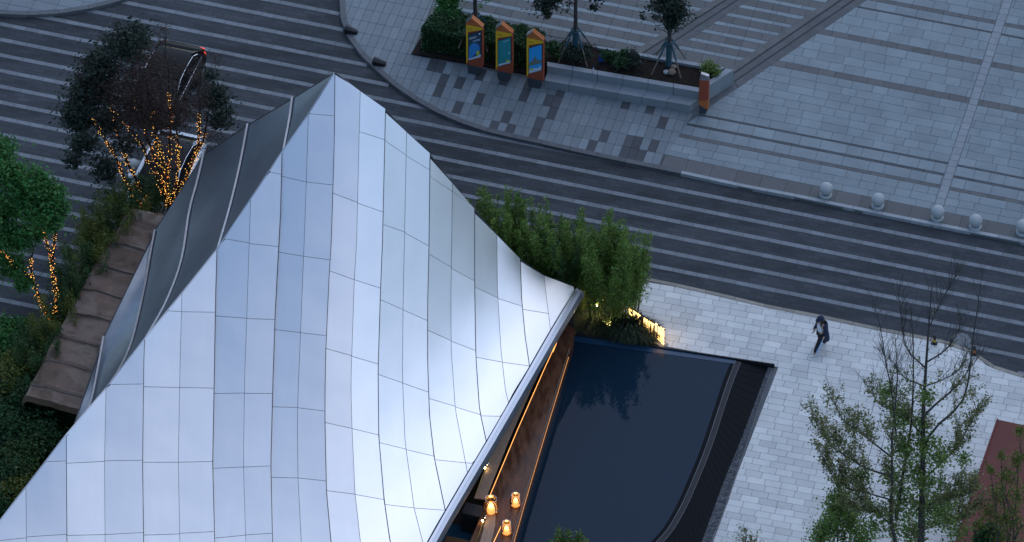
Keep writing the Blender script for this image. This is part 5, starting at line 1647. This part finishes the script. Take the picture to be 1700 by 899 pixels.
# ---- two small yellow posts and a manhole by the lower kerb
for x, y, lab, mt in ((1551, 570, 'short black post with a yellow band on the kerb behind the bare branches', 'yellow_paint'), (1617, 588, 'short black post with an orange band at the kerb corner', 'sign_orange')):
    c = P(x, y, ZT); t = thing('kerb_post', c, lab, 'post')
    MB().box(c + UPV * .02, (.22, .16, .04), Matrix.Rotation(-.3, 3, 'Z'), .01).build('base_plate', 'black_metal', t)
    MB().tube([c, c + UPV * .34], .05, 10).build('shaft', 'black_metal', t); MB().tube([c + UPV * .1, c + UPV * .22], .056, 10).build('band', mt, t)
    MB().lathe([(.06, .34), (.06, .37), (.0, .4)], c, 10).build('cap', 'black_metal', t)
c = P(1596, 564, 0)
t = thing('manhole_cover', c, 'round grey manhole cover in the road at the kerb corner', 'manhole')
MB().lathe([(.34, 0), (.34, .010), (.32, .012)], c, 28).build('frame', 'kerb_dark', t); MB().lathe([(.31, .004), (.31, .016), (.0, .0165)], c, 28).build('lid', 'manhole', t)

# ---- rust red flat-roofed kiosk at the lower right
ZK = 2.6
KQ = [(1656, 696), (1900, 748), (1818, 990), (1566, 960)]
k0 = P(1660, 900, ZT)
kk = thing('red_kiosk', k0, 'flat rust red roofed kiosk behind the olive tree at the promenade edge', 'kiosk')
MB().slab([P(x, y, ZK) for x, y in KQ], ZK - .12, ZK).build('roof', 'red_roof', kk)
ctr = sum((P(x, y, ZK) for x, y in KQ), Vector()) / 4
inn2 = [P(x, y, ZK).lerp(ctr, .08) for x, y in KQ]
MB().slab(inn2, .1, ZK - .122).build('wall', 'red_roof', kk)
a, b_ = P(1656, 696, ZK), P(1566, 960, ZK)
MB().tube([a + UPV * .02, b_ + UPV * .02], .03, 6).build('roof_edge', 'red_roof', kk)

# ================================================================== CARS
def car(rear_l, rear_r, L, label, paint, roofmat, H=1.45, tail='tail_red'):
    rl_, rr_ = Vector(rear_l), Vector(rear_r)
    side = (rr_ - rl_); W = side.length; side.normalize()
    fwd_ = Vector((side.y, -side.x, 0)) if (Vector((side.y, -side.x, 0))).y < 0 else Vector((-side.y, side.x, 0))
    org = rl_.lerp(rr_, .5)
    t = thing('parked_car', org + fwd_ * L / 2, label, 'car')
    def pt(x, y, z): return org + fwd_ * x + side * y + UPV * z
    hw = W / 2
    # lower body sections: x, half width, z sill, z shoulder, z deck
    S = [(0.0, .78, .42, .72, .86), (.12, .9, .3, .78, .95), (.5, .97, .24, .86, 1.0), (1.0, 1.0, .22, .9, .98), (2.2, 1.0, .22, .9, .95), (3.0, 1.0, .22, .88, .93), (3.5, .98, .22, .84, .92), (L - .5, .95, .24, .74, .82), (L - .12, .85, .3, .62, .68), (L, .72, .38, .55, .58)]
    m = MB(); n = 10
    for (x, w, z0, zs, zd) in S:
        w *= hw
        for (yy, zz) in ((-w * .9, z0), (-w, lerp(z0, zs, .35)), (-w, zs), (-w * .93, lerp(zs, zd, .7)), (-w * .7, zd), (w * .7, zd), (w * .93, lerp(zs, zd, .7)), (w, zs), (w, lerp(z0, zs, .35)), (w * .9, z0)):
            m.v.append(tuple(pt(x, yy, zz)))
    for i in range(len(S) - 1):
        for k in range(n): m.f.append((i * n + k, i * n + (k + 1) % n, (i + 1) * n + (k + 1) % n, (i + 1) * n + k))
    m.f += [tuple(range(n)), tuple(range((len(S) - 1) * n, len(S) * n))[::-1]]
    m.build('body', paint, t, True, 40)
    # greenhouse
    G = [(.22, .80, .93, .95), (.55, .82, .95, 1.2), (1.0, .84, .96, 1.38), (1.7, .84, .96, H), (2.3, .83, .95, H - .03), (2.8, .82, .94, 1.3), (3.3, .80, .92, 1.05), (3.55, .78, .9, .93)]
    m = MB(); n = 8
    for (x, w, zb, zt) in G:
        w *= hw; wt = w * lerp(1.0, .80, min(1, (zt - zb) / .5))
        for (yy, zz) in ((-w * 1.06, zb - .04), (-lerp(w, wt, .55) * 1.03, lerp(zb, zt, .55)), (-wt, zt - .03 * (zt > zb + .1)), (-wt * .7, zt), (wt * .7, zt), (wt, zt - .03 * (zt > zb + .1)), (lerp(w, wt, .55) * 1.03, lerp(zb, zt, .55)), (w * 1.06, zb - .04)):
            m.v.append(tuple(pt(x, yy, zz)))
    for i in range(len(G) - 1):
        for k in range(n): m.f.append((i * n + k, i * n + (k + 1) % n, (i + 1) * n + (k + 1) % n, (i + 1) * n + k))
    m.f += [tuple(range(n)), tuple(range((len(G) - 1) * n, len(G) * n))[::-1]]
    m.build('cabin_glass', 'car_glass', t, True, 50)
    # roof skin, pillars, window trim
    m = MB(); Rr = [(.85, 1.34), (1.2, 1.425), (1.7, H + .008), (2.1, H + .002), (2.4, H - .03)]
    for x, z in Rr:
        for f in (-1, -.5, .5, 1): m.v.append(tuple(pt(x, f * hw * .69, z + (.015 if abs(f) < 1 else -.012))))
    for i in range(4):
        for k in range(3): m.f.append((i * 4 + k, i * 4 + k + 1, i * 4 + 5 + k, i * 4 + 4 + k))
    m.build('roof', roofmat, t, True)
    for s in (-1, 1):
        MB().tube([pt(.25, s * hw * .86, .95), pt(.6, s * hw * .78, 1.2), pt(1.0, s * hw * .70, 1.37)], .05, 6).build('rear_pillar', paint, t, True)
        MB().tube([pt(3.45, s * hw * .84, .95), pt(2.9, s * hw * .76, 1.24), pt(2.35, s * hw * .69, 1.4)], .04, 6).build('front_pillar', paint, t, True)
        MB().tube([pt(.6, s * hw * .89, .97), pt(1.2, s * hw * .905, .99), pt(2.2, s * hw * .905, .98), pt(3.2, s * hw * .9, .95)], .014, 6).build('window_trim', 'chrome', t)
        MB().tube([pt(.6, s * hw * .89, .98), pt(.75, s * hw * .80, 1.22), pt(1.05, s * hw * .735, 1.36), pt(1.7, s * hw * .715, 1.405), pt(2.35, s * hw * .725, 1.37), pt(2.85, s * hw * .78, 1.2)], .014, 6).build('window_trim', 'chrome', t)
        MB().box(pt(.05, s * hw * .68, .8), (.05, .05, .05), None).v
        m = MB(); m.prism([pt(-.01, s * hw * .5, .72), pt(.0, s * hw * .8, .72), pt(.2, s * hw * .93, .74), pt(.16, s * hw * .6, .74)], [pt(.01, s * hw * .5, .86), pt(.03, s * hw * .8, .87), pt(.3, s * hw * .93, .9), pt(.2, s * hw * .6, .88)])
        m.build('tail_light', tail if s == 1 else 'sign_rust', t)
        m = MB(); m.prism([pt(L - .02, s * hw * .45, .5), pt(L - .06, s * hw * .75, .52), pt(L - .35, s * hw * .93, .62), pt(L - .3, s * hw * .6, .6)], [pt(L - .02, s * hw * .45, .6), pt(L - .1, s * hw * .75, .64), pt(L - .4, s * hw * .93, .74), pt(L - .35, s * hw * .6, .7)])
        m.build('headlight', 'lamp_clear', t)
        MB().box(pt(2.75, s * (hw + .09), 1.0), (.16, .2, .12), None, .03).build('mirror', paint, t)
        for x in (.78, L - .85):
            ax = Matrix.Rotation(math.atan2(side.y, side.x), 3, 'Z') @ Matrix.Rotation(math.pi / 2, 3, 'Y')
            w_ = MB().lathe([(.2, -.1), (.31, -.1), (.325, -.06), (.325, .06), (.31, .1), (.2, .1)], pt(x, s * (hw - .09), .325), 20, ax).build('wheel', 'tyre', t, True, 40)
            MB().lathe([(.03, -.105), (.19, -.108), (.2, -.1), (.2, .1), (.19, .108), (.03, .105)], pt(x, s * (hw - .09), .325), 16, ax).build('rim', 'rim_metal', w_, True, 40)
car(P(266, 92), P(350, 110), 3.9, 'glossy black car with chrome window trim and red tail light beside the dark tree', 'car_black', 'car_black')
car(P(266, 240), P(350, 258), 4.2, 'pale blue white car half hidden behind fairy lit stems', 'car_white', 'car_glass', tail='sign_rust')

# ================================================================== PERSON WALKING
def skin_obj(name, nodes, edges, mt, parent, sub=2, root=0):
    me = bpy.data.meshes.new(name)
    me.from_pydata([n[0] for n in nodes], edges, [])
    o = bpy.data.objects.new(name, me); COL.objects.link(o)
    o.modifiers.new('skin', 'SKIN'); s = o.modifiers.new('sub', 'SUBSURF'); s.levels = sub; s.render_levels = sub
    sv = me.skin_vertices[0].data
    for i, n in enumerate(nodes):
        rr = n[1]; sv[i].radius = rr if isinstance(rr, tuple) else (rr, rr); sv[i].use_root = (i == root)
    dg = bpy.context.evaluated_depsgraph_get(); dg.update()
    m2 = bpy.data.meshes.new_from_object(o.evaluated_get(dg))
    bpy.data.objects.remove(o)
    m2.name = name; m2.materials.clear(); m2.materials.append(M[mt])
    m2.polygons.foreach_set('use_smooth', [True] * len(m2.polygons))
    o = bpy.data.objects.new(name, m2); COL.objects.link(o); o.parent = parent
    return o
pb_ = P(1361.5, 581, ZT)
per = thing('person', pb_, 'person in navy cap and long dark coat walking across the pale promenade', 'person')
per.rotation_euler = (0, 0, math.atan2(-.55, -.83))       # local +x = walking direction
# local coordinates: x forward, y left, z up
fx, bx_ = .30, -.27
body_n = [((0, 0, .88), .115), ((0, 0, 1.0), .12), ((.01, 0, 1.15), .12), ((.02, 0, 1.28), .13), ((.03, 0, 1.36), .07), ((.04, 0, 1.42), .05), ((.06, 0, 1.52), (.085, .095)), ((.07, 0, 1.585), .07),
          ((.0, .09, .86), .09), ((.17, .10, .47), .062), ((fx, .10, .09), .04), ((fx + .1, .10, .045), .035),
          ((.0, -.09, .86), .09), ((-.06, -.10, .46), .062), ((bx_, -.10, .12), .04), ((bx_ + .1, -.10, .05), .035),
          ((.02, .17, 1.33), .055), ((-.04, .21, 1.07), .042), ((.04, .22, .85), .032), ((.06, .22, .77), .03),
          ((.02, -.17, 1.33), .055), ((.02, -.22, 1.07), .042), ((.14, -.2, .87), .032), ((.17, -.2, .80), .03)]
body_e = [(0, 1), (1, 2), (2, 3), (3, 4), (4, 5), (5, 6), (6, 7), (0, 8), (8, 9), (9, 10), (10, 11), (0, 12), (12, 13), (13, 14), (14, 15), (3, 16), (16, 17), (17, 18), (18, 19), (3, 20), (20, 21), (21, 22), (22, 23)]
skin_obj('body', body_n, body_e, 'skin', per)
skin_obj('trousers', [((0, 0, .92), .135), ((.0, .09, .86), .11), ((.17, .10, .47), .085), ((fx, .10, .12), .07), ((.0, -.09, .86), .11), ((-.06, -.10, .46), .085), ((bx_, -.10, .15), .07), ((0, 0, 1.0), .13)], [(0, 1), (1, 2), (2, 3), (0, 4), (4, 5), (5, 6), (0, 7)], 'trouser_black', per)
skin_obj('shirt', [((0, 0, .93), .13), ((.03, 0, 1.08), .13), ((.035, 0, 1.24), .135), ((.035, 0, 1.36), .08)], [(0, 1), (1, 2), (2, 3)], 'shirt_white', per)
def local(mb, name, mt, par=per):
    me = bpy.data.meshes.new(name); me.from_pydata(mb.v, [], mb.f); me.materials.append(M[mt])
    me.polygons.foreach_set('use_smooth', [True] * len(me.polygons)); me.update()
    o = bpy.data.objects.new(name, me); COL.objects.link(o); o.parent = par; return o
# open coat: shell from shoulder to knee, open at the front
m = MB(); ZS = [(1.4, .1, .17), (1.3, .155, .205), (1.1, .155, .21), (.9, .175, .215), (.72, .2, .225), (.56, .22, .23)]
NA = 18
for z, rx, ry in ZS:
    for k in range(NA + 1):
        a = R(66) + R(228) * k / NA
        m.v.append((rx * math.cos(a) - .02 - (1.4 - z) * .07, ry * math.sin(a) + .012 * math.sin(a * 7) * (1.4 - z), z))
for i in range(len(ZS) - 1):
    for k in range(NA): m.f.append((i * (NA + 1) + k, i * (NA + 1) + k + 1, (i + 1) * (NA + 1) + k + 1, (i + 1) * (NA + 1) + k))
ct = local(m, 'coat', 'coat_navy')
sm = ct.modifiers.new('thick', 'SOLIDIFY'); sm.thickness = .025
for s in (1, -1):
    ar = [((.02, .16 * s, 1.35), .075), ((-.04 if s == 1 else .02, .225 * s, 1.07), .062), ((.04 if s == 1 else .13, .23 * s, .87), .05)]
    skin_obj('sleeve', ar, [(0, 1), (1, 2)], 'coat_navy', per)
    hx, hz = (.06, .79) if s == 1 else (.17, .82)
    for f in range(4):
        skin_obj('finger', [((hx, .22 * s, hz), .012), ((hx + .012 * f, .222 * s, hz - .05), .009), ((hx + .014 + .012 * f, .215 * s, hz - .085 + .005 * abs(f - 1)), .008)], [(0, 1), (1, 2)], 'skin', per, 1)
    skin_obj('thumb', [((hx + .015, .21 * s, hz + .01), .012), ((hx + .045, .2 * s, hz - .03), .009)], [(0, 1)], 'skin', per, 1)
    # stripes down the trouser sides
    P3 = [(.0, .2 * s, .84), (.17 if s == 1 else -.06, .187 * s, .47), ((fx if s == 1 else bx_), .172 * s, .16)]
    m = MB().tube(smooth_path(P3, 8), .022, 6); local(m, 'side_stripe', 'stripe_blue')
    q = (fx, 0) if s == 1 else (bx_, .03)
    m = MB(); prof = [(-.07, .05, .04), (-.02, .048, .05), (.06, .05, .042), (.15, .04, .03), (.185, .02, .02)]
    for x, w, h in prof:
        for k in range(8):
            a = 2 * math.pi * k / 8; m.v.append((q[0] + x, s * .1 + w * math.cos(a), q[1] + .045 + h * math.sin(a) + (0 if s == 1 else max(0, -x) * .3)))
    for i in range(4):
        for k in range(8): m.f.append((i * 8 + k, i * 8 + (k + 1) % 8, i * 8 + 8 + (k + 1) % 8, i * 8 + 8 + k))
    m.f += [tuple(range(8))[::-1], tuple(range(32, 40))]
    local(m, 'shoe', 'shoe_white')
# hair, cap, face
hr = MB()
skin_obj('hair', [((.035, 0, 1.545), .108), ((-.02, 0, 1.46), .10), ((-.07, .01, 1.34), (.075, .1)), ((-.11, .0, 1.2), (.045, .09)), ((-.13, 0, 1.1), (.02, .05)), ((.06, .085, 1.42), .035), ((.09, .1, 1.28), .03), ((.06, -.085, 1.42), .035), ((.09, -.1, 1.28), .03)], [(0, 1), (1, 2), (2, 3), (3, 4), (1, 5), (5, 6), (1, 7), (7, 8)], 'hair', per)
m = MB(); n = 16
for z, rr in ((1.545, .118), (1.58, .122), (1.62, .112), (1.655, .08), (1.672, .03)):
    for k in range(n): a = 2 * math.pi * k / n; m.v.append((.05 + rr * 1.05 * math.cos(a), rr * .92 * math.sin(a), z))
for i in range(4):
    for k in range(n): m.f.append((i * n + k, i * n + (k + 1) % n, (i + 1) * n + (k + 1) % n, (i + 1) * n + k))
m.f.append(tuple(range(4 * n, 5 * n)))
cap = local(m, 'cap', 'cap_navy')
m = MB(); v = []
for k in range(9):
    a = R(-62 + 124 * k / 8); v.append((.05 + .118 * math.cos(a), .108 * math.sin(a))); 
o = [(.05 + .118 * math.cos(R(-62 + 124 * k / 8)) + .085 * math.cos(R(-70 + 140 * k / 8)), .1 * math.sin(R(-62 + 124 * k / 8))) for k in range(9)]
m.v = [(x, y, 1.56) for x, y in v] + [(x, y, 1.54) for x, y in o]
m.f = [(k, k + 1, 10 + k, 9 + k) for k in range(8)]
vis_ = local(m, 'visor', 'cap_navy', cap); vis_.modifiers.new('thick', 'SOLIDIFY').thickness = .008
m = MB().lathe([(.0, -.02), (.012, -.012), (.008, .012), (0, .02)], (.155, 0, 1.495), 8); local(m, 'nose', 'skin')
for s in (1, -1):
    m = MB().lathe([(0, -.008), (.01, 0), (0, .008)], (.142, .034 * s, 1.515), 8); local(m, 'eye', 'trouser_black')
m = MB().box((.147, 0, 1.455), (.008, .04, .008)); local(m, 'mouth', 'sign_rust')

# ================================================================== NEIGHBOURING BLOCKS (outside the frame, mirrored in the roof sheets)
def office(x0, y0, x1, y1, depth, H, label):
    a, b_ = Vector((x0, y0, 0)), Vector((x1, y1, 0)); d = (b_ - a); L = d.length; d.normalize(); n = Vector((d.y, -d.x, 0))
    t = thing('office_block', a.lerp(b_, .5), label, 'building')
    MB().slab([a, b_, b_ + n * depth, a + n * depth], -.02, H).build('wall', 'facade_pale', t)
    MB().slab([a - n * .2 - d * .2, b_ - n * .2 + d * .2, b_ + n * (depth + .2) + d * .2, a + n * (depth + .2) - d * .2], H, H + .8).build('parapet', 'facade_pale', t)
    k = 4.0
    while k < H - 2:
        q = [a - n * .06 + d * 1, b_ - n * .06 - d * 1]
        m = MB(); m.slab([q[0], q[1], q[1] + n * .05, q[0] + n * .05], k, k + 1.3); m.build('window_band', 'facade_glass', t); k += 3.4
office(66, -5, 66, 15, 16, 41, 'tall pale office block with dark window bands across the plaza')
office(70, 41, 78, 22, 16, 30, 'lower pale office block with dark window bands beyond the plaza')
